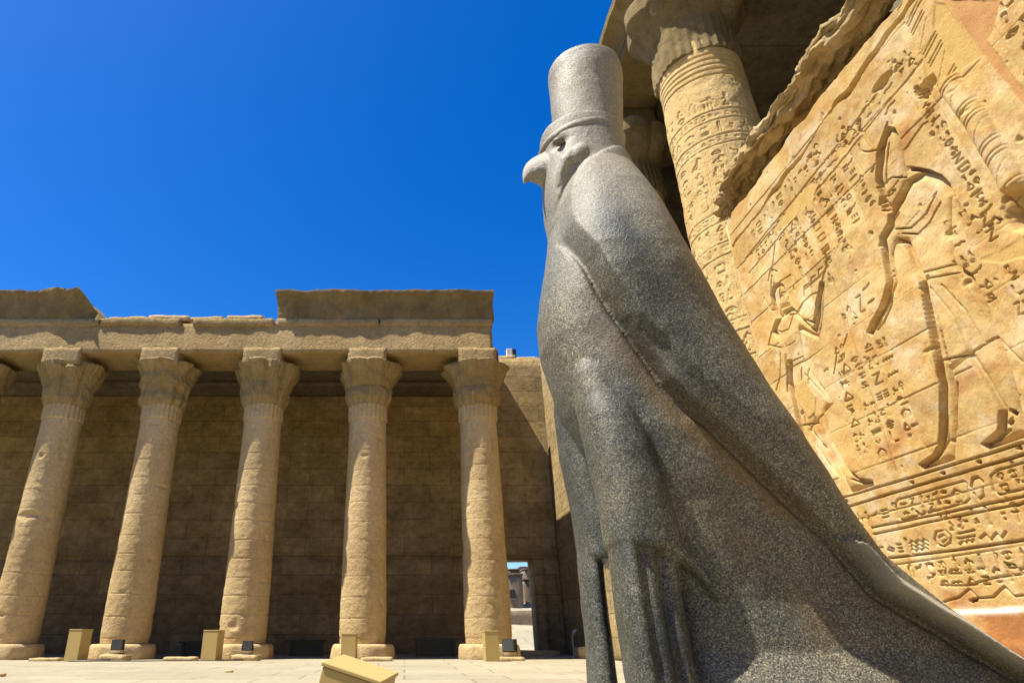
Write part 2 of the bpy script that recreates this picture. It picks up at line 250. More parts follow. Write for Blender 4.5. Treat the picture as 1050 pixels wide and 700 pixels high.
def ground_mat():
    m=NB('dusty_paving'); a=m.noise(.35,6,.65)
    col=m.ramp(a,[(.3,(.285,.25,.172)),(.55,(.335,.297,.212)),(.75,(.375,.338,.25))])
    br=m.n('TexBrick'); br.offset=.37; m.l(m.mapping(),br.inputs['Vector'])
    for k,v in (('Scale',1),('Mortar Size',.02),('Mortar Smooth',.5),('Bias',0),('Brick Width',1.7),('Row Height',1.05)): br.inputs[k].default_value=v
    br.inputs['Color1'].default_value=(.9,.9,.9,1); br.inputs['Color2'].default_value=(1.08,1.07,1.05,1); br.inputs['Mortar'].default_value=(.6,.56,.5,1)
    col=m.mix(col,br.outputs['Color'],.7,'MULTIPLY')
    col=m.mix(col,m.ramp(m.noise(7,6,.75),[(.3,.7),(.5,1.),(.8,1.1)]),.6,'MULTIPLY')
    n=m.bump(m.math('SUBTRACT',1.,br.outputs['Fac']),.02,.7); n=m.bump(m.noise(18,7,.7),.02,1,n)
    return m.done(col,.95,n,.1)
M['ground']=ground_mat()
# ------------------------------------------------------------------ ground and the land beyond the wall
def land():
    x=np.concatenate([np.linspace(-900,-40,14),np.linspace(-32,32,81),np.linspace(40,900,14)])
    y=np.concatenate([np.linspace(-900,-20,12),np.linspace(-14,26,66),np.linspace(28,110,56),np.linspace(130,900,12)])
    X,Y=np.meshgrid(x,y,indexing='ij'); P=np.stack([X,Y,0*X],-1)
    t=np.clip((Y-29)/26,0,1); Z=(t*t*(3-2*t))*2.4+np.clip((Y-58)/55,0,1)*6.0
    Z=Z+np.where(Y>27,.18*fbm(P,.25,4,5),.012*fbm(P,.7,4,3))
    return rawmesh('ground',np.stack([X,Y,Z],-1).reshape(-1,3),gridfaces(len(x),len(y)))
tag(obj('ground',land(),M['ground']),kind='structure')
# ------------------------------------------------------------------ enclosure wall with the side doorway
WY0,WY1,WT=25.6,26.7,11.75
ew=thing('enclosure_wall','tall sandstone enclosure wall in shade behind the colonnade, with a small open doorway','wall',(0,WY0,0))
DX0,DX1,DZ=3.75,4.86,3.25
parts=[]
def loc(v,o): return np.asarray(v)-np.array(o)
for k,(lo,hi) in enumerate([((-26,WY0,-.2),(DX0,WY1,DZ)),((DX1,WY0,-.2),(7.4,WY1,DZ)),((-26,WY0,DZ),(7.4,WY1,WT))]):
    V,F=rbox(lo,hi,.45,.018,1.3,3); V[:,1]+=.05*V[:,2]; parts.append((V,F))
mb=MB()
for V,F in parts: mb.add(loc(V,(0,WY0,0)),F)
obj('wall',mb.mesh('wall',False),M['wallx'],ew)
mb=MB()
for k,x in enumerate(np.arange(-25.5,6.6,1.05)):
    hh=[.18,.3,.12,.26,.2][k%5]; V,F=rbox((x,WY0+.69,WT-.03),(x+1.0,WY1+.45,WT+hh-.1),.3,.06,2,k); mb.add(loc(V,(0,WY0,0)),F)
obj('coping',mb.mesh('coping',False),M['court'],ew)
# door frame, a little proud
mb=MB()
for lo,hi in [((DX0-.42,WY0-.07,-.1),(DX0-.003,WY0+.4,DZ+.0)),((DX1+.003,WY0-.07,-.1),(DX1+.42,WY0+.4,DZ)),((DX0-.42,WY0-.075,DZ+.003),(DX1+.42,WY0+.4,DZ+.5))]:
    V,F=rbox(lo,hi,.3,.015,2,9,.03); V[:,1]+=.05*V[:,2]; mb.add(loc(V,(0,WY0,0)),F)
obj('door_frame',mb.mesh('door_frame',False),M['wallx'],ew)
V,F=rbox((DX0-.3,WY0-1.0,-.1),(DX1+.5,WY0-.08,.14),.3,.02,2,4,.03); obj('door_step',rawmesh('door_step',loc(V,(0,WY0,0)),F,False),M['court'],ew)
# ------------------------------------------------------------------ colonnade
def capital_fn(kind,seed):
    def fn(PH,Z,Rr):
        t=np.clip((Z-Z.min())/(Z.max()-Z.min()),0,1)
        if kind=='palm': k=1+.09*np.abs(np.sin(PH*4.5))*t-.04*(np.cos(PH*9)>.75)+.012*np.sin(PH*54)
        elif kind=='tier': k=1+.06*np.sin(PH*8)*(t>.45)*t+.05*np.sin(PH*12+.5)*(t<.45)+.05*np.sin(t*15)
        else: k=1+.12*np.abs(np.sin(PH*4))*t**1.5+.035*np.sin(PH*16)*(1-t)-.05*np.clip(1-np.abs(t-.42)/.03,0,1)+.01*np.sin(PH*48)
        P=np.stack([np.cos(PH)*Rr,np.sin(PH)*Rr,Z],-1)
        return Rr*k+.05*fbm(P,1.6,4,seed)*(.4+t)+.035*fbm(P,5,4,seed+3)-np.clip(vn(P,1.3,seed+6)-.35,0,1)*.45*t
    return fn
def shaft_fn(seed,fl0,fl1):
    def fn(PH,Z,Rr):
        P=np.stack([np.cos(PH)*Rr,np.sin(PH)*Rr,Z],-1)
        k=Rr+.007*fbm(P,1.1,4,seed)+.006*fbm(P,8,3,seed+1)
        j=np.zeros_like(Z)
        rs=np.random.RandomState(seed); z=.55
        while z<7.1:
            j=np.maximum(j,np.clip(1-np.abs(Z-z-.006*np.sin(PH*2+seed))/.02,0,1)*(.5+.5*vn(P,1.2,seed+9))); z+=rs.uniform(.48,.66)
        k=k-.028*j
        fl=((Z>fl0)&(Z<fl1)); k=k+fl*.05*np.abs(np.sin(PH*12))
        pit=np.clip(vn(P,3.2,seed+5)-.62,0,1)*.16
        return k-pit
    return fn
def column(x,y,kind,seed,label,cat='column'):
    t=thing('column',label,cat,(x,y,0),'columns of the court colonnade')
    # plinth
    def pf(PH,Z,Rr):
        P=np.stack([np.cos(PH)*Rr,np.sin(PH)*Rr,Z],-1); a=np.abs(((PH+seed*.3)%(math.pi/5))-math.pi/10)
        return Rr*np.cos(math.pi/10)/np.cos(math.pi/10-a)*1.02+.03*fbm(P,1.5,4,seed)
    V,F=lathe([(.92,-.06),(.93,.05),(.925,.12),(.91,.3),(.885,.365),(.85,.395),(.74,.40),(.3,.402)],60,pf); obj('base',rawmesh('base',V,F),M['court'],t)
    zs=np.linspace(.396,7.62,330); r=np.interp(zs,[.4,.7,1.5,7.5],[.665,.69,.69,.605])
    V,F=lathe(np.stack([r,zs],-1),96,shaft_fn(seed,7.12,7.6)); obj('shaft',rawmesh('shaft',V,F),M['court'],t)
    zc=np.linspace(7.56,9.10,80); tt=(zc-7.56)/1.54
    pr=.635+.06*np.clip(tt*6,0,1)+.40*tt**1.5+.03*np.sin(tt*9)
    pr=np.where(tt>.93,pr-(tt-.93)*3.2,pr)
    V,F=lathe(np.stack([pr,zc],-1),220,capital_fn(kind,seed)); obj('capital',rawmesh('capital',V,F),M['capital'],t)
    V,F=rbox((-.66,-.965,8.86),(.62,.75,9.45),.13,.03,2.5,seed,.02); obj('abacus',rawmesh('abacus',V,F,False),M['entab'],t)
    return t
CY0=20.8
cols=[(-18.0,'bell',11,None),(-14.75,'bell',12,'sandstone column cut by the left edge, only its weathered capital in the photo'),(-11.5,'palm',13,'sandstone column with a smooth palm capital, leftmost fully seen in the colonnade'),
 (-8.2,'tier',14,'sandstone column with a tiered, badly broken capital, second from the left'),(-4.76,'palm',15,'sandstone column in the middle of the five full ones, its capital broken on the left'),
 (-1.24,'bell',16,'sandstone column rising behind the foreground box, with fluted neck under its capital'),(2.46,'bell',17,'sandstone column at the end of the colonnade, beside the small doorway')]
for x,k,s_,lb in cols[1:]: column(x,CY0,k,s_,lb)
# entablature
EZ0=9.28; XE=3.0
en=thing('entablature','weathered stone entablature resting on the colonnade columns, its cornice broken away in the middle','entablature',(0,CY0,0))
V,F=rbox((-22,19.97,EZ0),(XE,21.6,10.42),.14,.03,1.8,21,.02,5)
V[:,1]-=np.where(V[:,1]<20.3,(10.3-np.minimum(V[:,2],10.3))*.12,0)
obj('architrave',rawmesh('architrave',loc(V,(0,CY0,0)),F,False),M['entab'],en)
mb=MB()
xs=[-22,-18.2,-14,-10.2,-7.55]; 
for k,(x0,x1,pz) in enumerate([(-22,-16.2,0),(-16.17,-10.55,0),(-10.5,-7.72,.0),(-7.3,-4.5,-.02),(-4.46,-.9,.0),(-.87,XE+.06,.0)]):
    V,F=rbox((x0,19.885 if k in (2,3) else 19.925,10.30+pz),(x1,21.5,10.60+pz),.12,.03,2.2,40+k,.05,5); mb.add(loc(V,(0,CY0,0)),F)
obj('torus_course',mb.mesh('torus_course',False),M['entab'],en)
mb=MB()
for k,(x0,x1) in enumerate([(-10.3,-9.0),(-8.9,-7.5),(-7.45,-6.3),(-6.2,-4.9)]):
    V,F=rbox((x0,20.0,10.56),(x1,21.4,10.70+.06*(k%2)),.14,.06,2.5,60+k,.04); mb.add(loc(V,(0,CY0,0)),F)
obj('broken_course',mb.mesh('broken_course',False),M['rubble'],en)
def cornice(x0,x1,seed,lbreak,rbreak):
    prof=[(19.96,10.55),(19.958,10.7),(19.95,10.9),(19.93,11.08),(19.89,11.24),(19.83,11.38),(19.76,11.47),(19.745,11.50),(19.74,11.56),(19.745,11.615),(19.8,11.63),(19.9,11.64),(20.6,11.64),(21.3,11.63),(21.32,11.2),(21.32,10.55)]
    pr=np.array(prof); nx=int((x1-x0)/.08); u=np.linspace(0,1,nx)
    # refine profile
    tt=np.linspace(0,len(pr)-1,64); py=np.interp(tt,range(len(pr)),pr[:,0]); pz=np.interp(tt,range(len(pr)),pr[:,1])
    X=x0+(x1-x0)*u[:,None]+0*py; Y=py[None,:]+0*X; Z=pz[None,:]+0*X
    hz=(Z-10.55)/1.08
    X=X+lbreak*(1-u[:,None])**8*hz+rbreak*np.clip((u[:,None]-.80)/.2,0,1)*-(hz**1.3)
    P=np.stack([X,Y,Z],-1); amp=.035+.10*np.clip((u[:,None]-.8)/.2,0,1)*(abs(rbreak)>.3)
    P=P+amp[...,None]*nvec(P,1.8,5,seed)
    Fq=[list(map(int,q)) for q in gridfaces(nx,64,True)]
    Fq.append(list(range(64))); Fq.append([(nx-1)*64+k for k in range(64)][::-1])
    return rawmesh('cornice',loc(P.reshape(-1,3),(0,CY0,0)),Fq,False)
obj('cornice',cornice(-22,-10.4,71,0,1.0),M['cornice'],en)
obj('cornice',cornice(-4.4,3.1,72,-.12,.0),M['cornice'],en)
V,F=rbox((-22,21.34,10.0),(XE,24.6,10.5),.6,.03,1.5,23); obj('roof',rawmesh('roof',loc(V,(0,CY0,0)),F,False),M['inner'],en)  # roof shade put into a darker stone colour
V,F=rbox((-22,24.62,9.9),(3.9,WY0+.45,11.5),.3,.02,1.5,24,.02); obj('rear_beam',rawmesh('rear_beam',loc(V,(0,CY0,0)),F,False),M['inner'],en)  # beam coloured dark to stand in for shade behind the capitals

# the rest of the court, behind and beside the camera
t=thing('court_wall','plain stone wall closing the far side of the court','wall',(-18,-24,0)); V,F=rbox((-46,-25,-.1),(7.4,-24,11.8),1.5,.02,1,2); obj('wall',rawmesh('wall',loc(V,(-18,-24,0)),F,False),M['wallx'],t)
t=thing('pylon','tall gateway tower wall closing the far end of the court','tower',(-44,1,0)); V,F=rbox((-48,-24,-.1),(-44,25.5,22),1.5,.02,1,2); obj('wall',rawmesh('wall',loc(V,(-44,1,0)),F,False),M['facey'],t)
# ------------------------------------------------------------------ pronaos facade: carved screen wall
XW=5.8
def seg_dist(y,z,p,q):
    py,pz=p;qy,qz=q; dy,dz=qy-py,qz-pz; L=dy*dy+dz*dz+1e-12
    t=np.clip(((y-py)*dy+(z-pz)*dz)/L,0,1); return np.hypot(y-py-t*dy,z-pz-t*dz)
FIGS=[[(6.40,5.22),(6.46,5.11),(6.64,5.04),(6.71,4.75),(6.76,4.5),(6.95,4.3),(7.2,4.16),(7.32,4.10),(7.25,4.02),(6.9,4.2),(6.62,4.42),(6.56,4.75),(6.45,4.85),(6.36,4.78),(6.33,4.28),(6.42,3.8),(6.5,3.35),(6.58,3.05),(6.72,2.75),(6.84,2.52),(6.95,2.44),(7.18,2.39),(7.16,2.33),(6.7,2.33),(6.62,2.5),(6.44,2.85),(6.34,3.2),(6.12,3.25),(6.04,3.0),(6.0,2.65),(6.1,2.46),(6.33,2.39),(6.3,2.33),(5.80,2.33),(5.78,2.6),(5.72,2.9),(5.73,3.3),(5.70,3.6),(5.72,4.0),(5.84,4.2),(5.72,4.6),(5.56,4.9),(5.62,5.15),(5.8,5.38),(6.0,5.42),(6.15,5.33)],
 [(6.37,5.25),(6.42,5.29),(6.41,5.34),(6.45,5.36),(6.43,5.41),(6.47,5.45),(6.42,5.52),(6.41,5.62),(6.40,5.72),(6.32,5.9),(6.22,6.04),(6.1,6.16),(5.98,6.2),(5.9,6.1),(5.9,5.85),(5.96,5.62),(6.0,5.44),(6.16,5.35)],
 [(8.58,5.12),(8.5,5.0),(8.36,4.78),(8.25,4.60),(8.12,4.72),(7.98,4.95),(7.86,5.14),(7.77,5.08),(7.9,4.82),(8.08,4.55),(8.22,4.42),(8.42,4.6),(8.55,4.72),(8.62,4.3),(8.5,3.95),(8.28,3.5),(8.52,3.44),(8.5,3.05),(8.36,2.62),(8.2,2.46),(7.98,2.39),(7.98,2.33),(8.5,2.33),(8.66,2.8),(8.78,3.36),(8.92,3.3),(8.9,2.75),(8.8,2.5),(8.64,2.39),(8.66,2.33),(9.16,2.33),(9.18,2.6),(9.22,3.0),(9.18,3.5),(9.14,4.1),(9.0,4.45),(9.1,4.8),(9.2,5.0),(9.05,5.12),(8.85,5.16)],
 [(8.60,5.16),(8.60,5.28),(8.56,5.32),(8.6,5.4),(8.62,5.52),(8.72,5.62),(8.88,5.64),(9.0,5.55),(9.03,5.3),(9.0,5.15),(8.9,5.1),(8.82,5.22),(8.74,5.2)]]
FIGLINES=[(.018,.075,[(6.30,4.36),(5.84,4.2)]),(.018,.075,[(6.30,4.28),(5.85,4.1)]),(.02,.08,[(6.40,5.02),(6.2,4.9),(5.95,4.92),(5.75,5.05)]),(.018,.075,[(6.34,4.92),(6.15,4.78),(5.95,4.8),(5.74,4.92)]),(.02,.08,[(6.36,4.2),(6.3,3.7),(6.36,3.3)]),(.018,.07,[(6.25,4.15),(6.1,3.7),(6.1,3.28)]),(.018,.07,[(6.1,4.1),(5.95,3.7),(5.9,3.3)]),(.02,.08,[(5.74,3.32),(6.1,3.28),(6.48,3.36)]),
 (.02,.07,[(6.36,5.47),(6.28,5.49),(6.22,5.46),(6.29,5.44),(6.36,5.46)]),(.02,.07,[(6.42,5.64),(6.2,5.62),(6.05,5.5),(6.02,5.44)]),(.018,.07,[(6.3,5.6),(6.2,5.85),(6.06,6.02)]),(.018,.07,[(6.68,4.6),(6.58,4.58)]),(.018,.07,[(6.70,4.54),(6.59,4.52)]),
 (.018,.07,[(8.6,4.34),(9.05,4.4)]),(.018,.07,[(8.6,4.27),(9.08,4.32)]),(.018,.075,[(8.62,5.0),(8.8,4.86),(9.0,4.9),(9.14,5.0)]),(.018,.07,[(8.6,4.2),(8.75,3.8),(8.78,3.42)]),(.018,.07,[(8.75,4.2),(8.95,3.8),(9.02,3.4)]),(.02,.08,[(8.32,3.5),(8.8,3.38),(9.18,3.45)]),(.018,.07,[(8.66,5.42),(8.74,5.44),(8.8,5.41),(8.73,5.39)]),(.018,.07,[(8.72,5.58),(8.82,5.4),(8.84,5.2)]),
 (.03,.05,[(7.82,5.1),(7.62,5.3),(7.58,5.45)]),(.02,.04,[(7.55,2.4),(7.6,5.05)]),(.05,.05,[(6.3,6.2),(6.36,6.5),(6.32,6.62)]),(.022,.04,[(8.82,5.66),(8.82,5.92)]),(.022,.04,[(8.95,5.78),(8.82,5.92),(8.7,5.80)])]
class Relief:
    def __init__(s,u0,u1,v0,v1,step,rock):
        s.u=np.linspace(u0,u1,int((u1-u0)/step)+1); s.v=np.linspace(v0,v1,int((v1-v0)/step)+1)
        s.U,s.Vv=np.meshgrid(s.u,s.v,indexing='ij'); s.c=np.zeros_like(s.U); s.st=step
    def line(s,pts,wd,dp):
        for p,q in zip(pts[:-1],pts[1:]):
            a0=np.searchsorted(s.u,min(p[0],q[0])-wd); a1=np.searchsorted(s.u,max(p[0],q[0])+wd)
            b0=np.searchsorted(s.v,min(p[1],q[1])-wd); b1=np.searchsorted(s.v,max(p[1],q[1])+wd)
            if a1<=a0 or b1<=b0: continue
            sl=(slice(a0,a1),slice(b0,b1)); d=seg_dist(s.U[sl],s.Vv[sl],p,q)
            t=np.clip((wd*.5-d)/(max(wd*.12,s.st*1.25))+.45,0,1); s.c[sl]=np.maximum(s.c[sl],dp*t)
    def mask(s,poly,soft=.03):
        U,W=s.U,s.Vv; ins=np.zeros(U.shape,bool); d=np.full(U.shape,1e9); n=len(poly)
        for i in range(n):
            (x0,y0),(x1,y1)=poly[i],poly[(i+1)%n]
            cnd=((y0>W)!=(y1>W)); xx=(x1-x0)*(W-y0)/((y1-y0) if abs(y1-y0)>1e-9 else 1e-9)+x0
            ins^=cnd&(U<xx); d=np.minimum(d,seg_dist(U,W,poly[i],poly[(i+1)%n]))
        sd=np.where(ins,d,-d); return np.clip(sd/soft+.5,0,1),sd
# sign shapes in a unit square: strokes of points
GL=[ [[(.1,.5),(.3,.62),(.5,.5),(.7,.62),(.9,.5)]], [[(.1,.3),(.22,.45),(.34,.3),(.46,.45),(.58,.3),(.7,.45),(.82,.3),(.92,.42)]],
 [[(.5,.05),(.5,.6)],[(.5,.6),(.35,.75),(.4,.92),(.6,.92),(.65,.75),(.5,.6)],[(.25,.55),(.75,.55)]],
 [[(.2,.1),(.25,.95),(.45,.9),(.4,.1),(.2,.1)]], [[(.5,.8),(.75,.7),(.8,.5),(.7,.3),(.5,.2),(.3,.3),(.2,.5),(.3,.7),(.5,.8)],[(.48,.5),(.53,.5)]],
 [[(.1,.35),(.9,.35),(.75,.6),(.5,.7),(.25,.6),(.1,.35)]], [[(.15,.2),(.85,.2),(.85,.75),(.15,.75),(.15,.2)]],
 [[(.15,.8),(.3,.92),(.42,.8),(.5,.6),(.75,.45),(.95,.2)],[(.42,.8),(.38,.5),(.55,.3),(.95,.2)],[(.5,.3),(.5,.05),(.35,.05)],[(.6,.3),(.62,.05),(.5,.05)],[(.15,.8),(.05,.74)]],
 [[(.1,.5),(.4,.66),(.9,.52),(.6,.36),(.1,.5)],[(.5,.5),(.55,.52)]], [[(.1,.15),(.3,.3),(.2,.5),(.45,.6),(.4,.4),(.9,.35)]],
 [[(.25,.1),(.25,.85)],[(.5,.1),(.5,.85)],[(.75,.1),(.75,.85)]], [[(.1,.3),(.9,.3)],[(.1,.5),(.9,.5)],[(.1,.7),(.9,.7)]],
 [[(.3,.9),(.3,.3),(.45,.1),(.8,.1)]], [[(.1,.2),(.5,.85),(.9,.2),(.1,.2)]], [[(.2,.1),(.2,.6),(.5,.85),(.8,.6),(.8,.1)]],
 [[(.15,.55),(.5,.75),(.85,.55)],[(.5,.75),(.5,.1)],[(.3,.1),(.7,.1)]], [[(.1,.6),(.6,.62),(.9,.75)],[(.1,.6),(.05,.45)]],
 [[(.5,.95),(.4,.75),(.6,.75),(.5,.95)],[(.5,.75),(.5,.4)],[(.5,.4),(.3,.1),(.75,.1),(.5,.4)],[(.5,.6),(.8,.5)]], [[(.3,.5),(.35,.55)],[(.6,.5),(.65,.55)],[(.45,.25),(.5,.3)]],
 [[(.2,.85),(.8,.85),(.2,.15),(.8,.15)]], [[(.5,.1),(.55,.9)],[(.55,.9),(.85,.8),(.6,.6)]] ]
def put(rel,rng,g,u,v,w_,h_,st,dp,flip=True):
    for s_ in g:
        pts=[(u+((1-p[0]) if flip else p[0])*w_,v+p[1]*h_) for p in s_]
        rel.line(pts,st,dp*rng.uniform(.7,1.1))
def glyphcol(rel,rng,axis,wd,st=.02,dp=.022,cell=.2,rule=True):
    L=0; segs=[]
    for p,q in zip(axis[:-1],axis[1:]): segs.append((L,p,q)); L+=math.dist(p,q)
    def at(t):
        for l,p,q in reversed(segs):
            if t>=l: k=(t-l)/math.dist(p,q); return (p[0]+(q[0]-p[0])*k,p[1]+(q[1]-p[1])*k)
        return axis[0]
    t=.02
    while t<L-.05:
        h=cell*rng.uniform(.6,1.25); c=at(t+h/2); k=rng.random()
        if k<.35: put(rel,rng,rng.choice(GL),c[0]-wd*.42,c[1]-h*.45,wd*.84,h*.9,st,dp)
        elif k<.7:
            for i in (0,1): put(rel,rng,rng.choice(GL),c[0]-wd*.45+i*wd*.47,c[1]-h*.45,wd*.42,h*.9,st*.9,dp)
        else:
            for i in (0,1): put(rel,rng,rng.choice(GL),c[0]-wd*.42+rng.uniform(0,.2)*wd,c[1]-h*.48+i*h*.48,wd*rng.uniform(.5,.8),h*.46,st*.9,dp)
        t+=h*1.08
    if rule:
        for sgn in (-1,1): rel.line([(p[0]+sgn*wd*.55,p[1]) for p in axis],.014,.012)
def glyphrow(rel,rng,axis,ht,st=.02,dp=.022,cell=.2):
    p,q=axis[0],axis[-1]; L=math.dist(p,q); d=((q[0]-p[0])/L,(q[1]-p[1])/L); t=0
    while t<L:
        w_=cell*rng.uniform(.6,1.2); c=(p[0]+d[0]*(t+w_/2),p[1]+d[1]*(t+w_/2))
        if rng.random()<.55: put(rel,rng,rng.choice(GL),c[0]-w_*.42,c[1]-ht*.45,w_*.84,ht*.9,st,dp)
        else:
            for i in (0,1): put(rel,rng,rng.choice(GL),c[0]-w_*.42,c[1]-ht*.48+i*ht*.5,w_*.84,ht*.45,st*.9,dp)
        t+=w_*1.1
sw=thing('screen_wall','sunlit sandstone screen wall carved with large sunk relief figures and hieroglyphs, behind the falcon','wall',(XW,6.4,0))
def screen_wall():
    rng=random.Random(5); st=.0092
    ZT=7.5
    rl=Relief(2.6,9.74,.0,ZT,st,None)
    for wd,dp,pts in CARVE: rl.line(pts,max(wd*(.8 if wd<.04 else .55),.017),dp*1.6 if wd<.04 else .10)
    for a in TEXT['cols']: glyphcol(rl,rng,a,.23,.0165,.042,.16)
    for a in TEXT['cols2']: glyphcol(rl,rng,a,.24,.0165,.042,.17,False)
    for a in TEXT['col3']: glyphcol(rl,rng,a,.19,.0165,.042,.13)
    for a in TEXT['col4']: glyphcol(rl,rng,a,.2,.0165,.042,.17,False)
    for a in TEXT['frieze']: glyphrow(rl,rng,a,.26,.0165,.042,.16)
    for i,a in enumerate(TEXT['rows']): glyphrow(rl,rng,a,.22 if i not in (7,8) else .34,.0165,.042,.16)
    # more inscriptions where the stone goes on out of the picture
    for a in ([(4.3,6.9),(4.3,2.4)],[(3.7,6.9),(3.7,2.4)],[(3.1,6.9),(3.1,2.4)]): glyphcol(rl,rng,a,.34,.03,.03,.3)
    for z in (2.05,1.65,1.3): glyphrow(rl,rng,[(2.7,z),(6.0,z)],.22,.02,.024,.2)
    # pecked hatching on the king's collar, headdress and kilt
    for poly,n in ((HATCH[0],190),(HATCH[1],90)):
        us=[p[0] for p in poly]; vs=[p[1] for p in poly]; k=0
        while k<n:
            u=rng.uniform(min(us),max(us)); v=rng.uniform(min(vs),max(vs)); ins=False
            for i in range(len(poly)):
                (x0,y0),(x1,y1)=poly[i],poly[(i+1)%len(poly)]
                if (y0>v)!=(y1>v) and u<(x1-x0)*(v-y0)/(y1-y0)+x0: ins=not ins
            if ins: a=rng.uniform(-.4,1.2); l=rng.uniform(.03,.09); rl.line([(u,v),(u+l*math.cos(a),v+l*math.sin(a))],.02,.016)
            k+=1
    # figures in sunk relief: cut in at the outline, rounded up toward the middle of the body
    for poly in FIGS:
        m_,sd=rl.mask(poly,.018); rl.c=np.maximum(rl.c,m_*(.02+.062*np.exp(-(np.clip(sd,0,1)/.055)**2)))
    for wd,dp,pts in FIGLINES: rl.line(pts,wd,dp)
    # masonry joints
    joint=np.zeros_like(rl.c); keep=rl.c; rl.c=joint; zc=.86; tone=np.ones_like(keep); rr=random.Random(3)
    rowz=[]
    while zc<ZT: rowz.append(zc); zc+=rr.uniform(.5,.66)
    P=np.stack([rl.U,rl.Vv,0*rl.U],-1)
    for i,z in enumerate(rowz):
        z1=rowz[i+1] if i+1<len(rowz) else ZT
        rl.line([(2.6,z),(5,z+rr.uniform(-.02,.02)),(7.4,z),(9.74,z+rr.uniform(-.02,.02))],.018,.014)
        u=2.6+rr.uniform(0,1)
        prev=2.6
        while True:
            t=rr.uniform(.86,1.1); m_=(rl.U>=prev)&(rl.U<u)&(rl.Vv>=z)&(rl.Vv<z1); tone[m_]=t
            if u>9.8: break
            rl.line([(u,z),(u+rr.uniform(-.03,.03),z1)],.018,.012); prev=u; u+=rr.uniform(.8,1.6)
    jn=np.clip(vn(P,1.1,8)+.55,0,1); joint=rl.c*jn; rl.c=np.maximum(keep,joint)
    # patches
    cem=np.zeros_like(keep);red=np.zeros_like(keep);sta=np.zeros_like(keep)
    wob=.05*fbm(P,3,3,2)
    for pl in PATCH['cement']: m_,sd=rl.mask(pl,.02); cem=np.maximum(cem,np.clip((sd+wob*.5)/.02+.5,0,1))
    for pl in PATCH['red']: m_,sd=rl.mask(pl,.02); red=np.maximum(red,np.clip((sd+wob*.3)/.02+.5,0,1))
    for pl in PATCH['stain']: m_,sd=rl.mask(pl,.1); sta=np.maximum(sta,np.clip((sd+wob*2.2)/.13+.5,0,1)*(.5+.5*vn(P,5,4)))
    smooth=np.maximum(cem,red)
    # jagged loss under the cornice
    ju=np.array([p[0] for p in JAG]); jv=np.array([p[1] for p in JAG]); o=np.argsort(ju)
    zj=np.interp(rl.U,ju[o],jv[o])+.05*fbm(P*np.array([1,0,0]),2.5,4,11); dz=rl.Vv-zj
    wj=.035+.045*vn(P*np.array([1,0,1]),1.7,12)
    cut=np.clip((wj-np.abs(dz))/.03,0,1)*.2*(rl.U<9.74)
    up=np.clip(dz/.06,0,1)
    h=-rl.c*(1-smooth)*np.clip(1.1+.45*vn(P,1.6,21),.35,1.15)-cut+up*(-.01+.015*fbm(P,1.4,5,14))
    h=h+(1-up)*(1-smooth)*(.011*fbm(P,3.2,5,31)+.006*np.clip(vn(P,9,33)-.35,-1,0))-smooth*.012
    pit=np.clip(fbm(P,6.5,3,44)-.8,0,1)*.10; h=h-pit*(1-smooth)
    # big losses: dark hole at the end of the roll moulding, spalls under the cement patch
    for (cu,cv_,ru,rv,dp) in ((5.02,4.27,.16,.22,.16),(5.36,6.18,.14,.10,.12),(5.83,6.75,.16,.08,.12)):
        q=((rl.U-cu)/ru)**2+((rl.Vv-cv_)/rv)**2+.5*fbm(P,7,3,50); h=h-dp*np.clip(1.1-q,0,1)
    # roll moulding at the right edge of the panel, with ribbons
    y0=np.interp(rl.Vv,[0,4.3,4.7,5.4,5.9,7.6],[5.06,5.06,5.07,5.12,5.2,5.3]); y1=y0-.235
    s_=(rl.U-(y0+y1)/2)/.118; roll=np.sqrt(np.clip(1-s_**2,0,1))*.11*(np.abs(s_)<1)*np.clip((6.05-rl.Vv)/.05,0,1)*np.clip((rl.Vv-2.3)/.05,0,1)*np.clip((np.abs(rl.Vv-4.25)-.2)/.05,0,1)
    band=np.abs(((rl.Vv+s_*.05)%.52)-.26); rib=np.clip(1-np.abs(band-.05)/.014,0,1)+np.clip(1-np.abs(band-.10)/.012,0,1)+np.clip(1-np.abs(((rl.Vv*1.0+s_*.13)%.52)-.0)/.014,0,1)
    h=np.where(np.abs(s_)<1,h*.5+roll-.018*np.clip(rib,0,1),h); h=h-.04*np.clip(1-np.abs(rl.U-y0-.012)/.02,0,1)*(rl.Vv>2.3)*(rl.Vv<6.1)
    # foot ledge
    led=np.clip((.88+.012*fbm(P,4,3,9)-rl.Vv)/.03,0,1); h=h+led*(.07+.02*fbm(P,2,4,61))-.02*np.clip(1-np.abs(rl.Vv-.86)/.02,0,1)
    # red wash low on the wall
    low=np.clip((1.0-rl.Vv)/.1,0,1)*np.clip((.86-rl.Vv)/.02,0,1)*np.clip(.5+1.4*fbm(P,1.6,4,71),0,1)
    white=np.clip(1-np.abs(rl.Vv-.86)/.055,0,1)*np.clip(.7+fbm(P,2,3,73),0,1)
    sta=np.maximum(sta,low)
    Zv=rl.Vv+np.clip((rl.Vv-7.15)/.35,0,1)*(.16*fbm(P*np.array([1,0,0]),1.3,5,91)-.02)
    V=np.stack([-h+np.clip((rl.Vv-7.44)/.06,0,1)**2*.5,rl.U-6.4,Zv],-1).reshape(-1,3); nu,nv=rl.U.shape
    F=gridfaces(nu,nv)
    return rawmesh('carved_face',V,F,True,{'cement':cem,'red':red,'stain':sta,'tone':tone,'white':white})
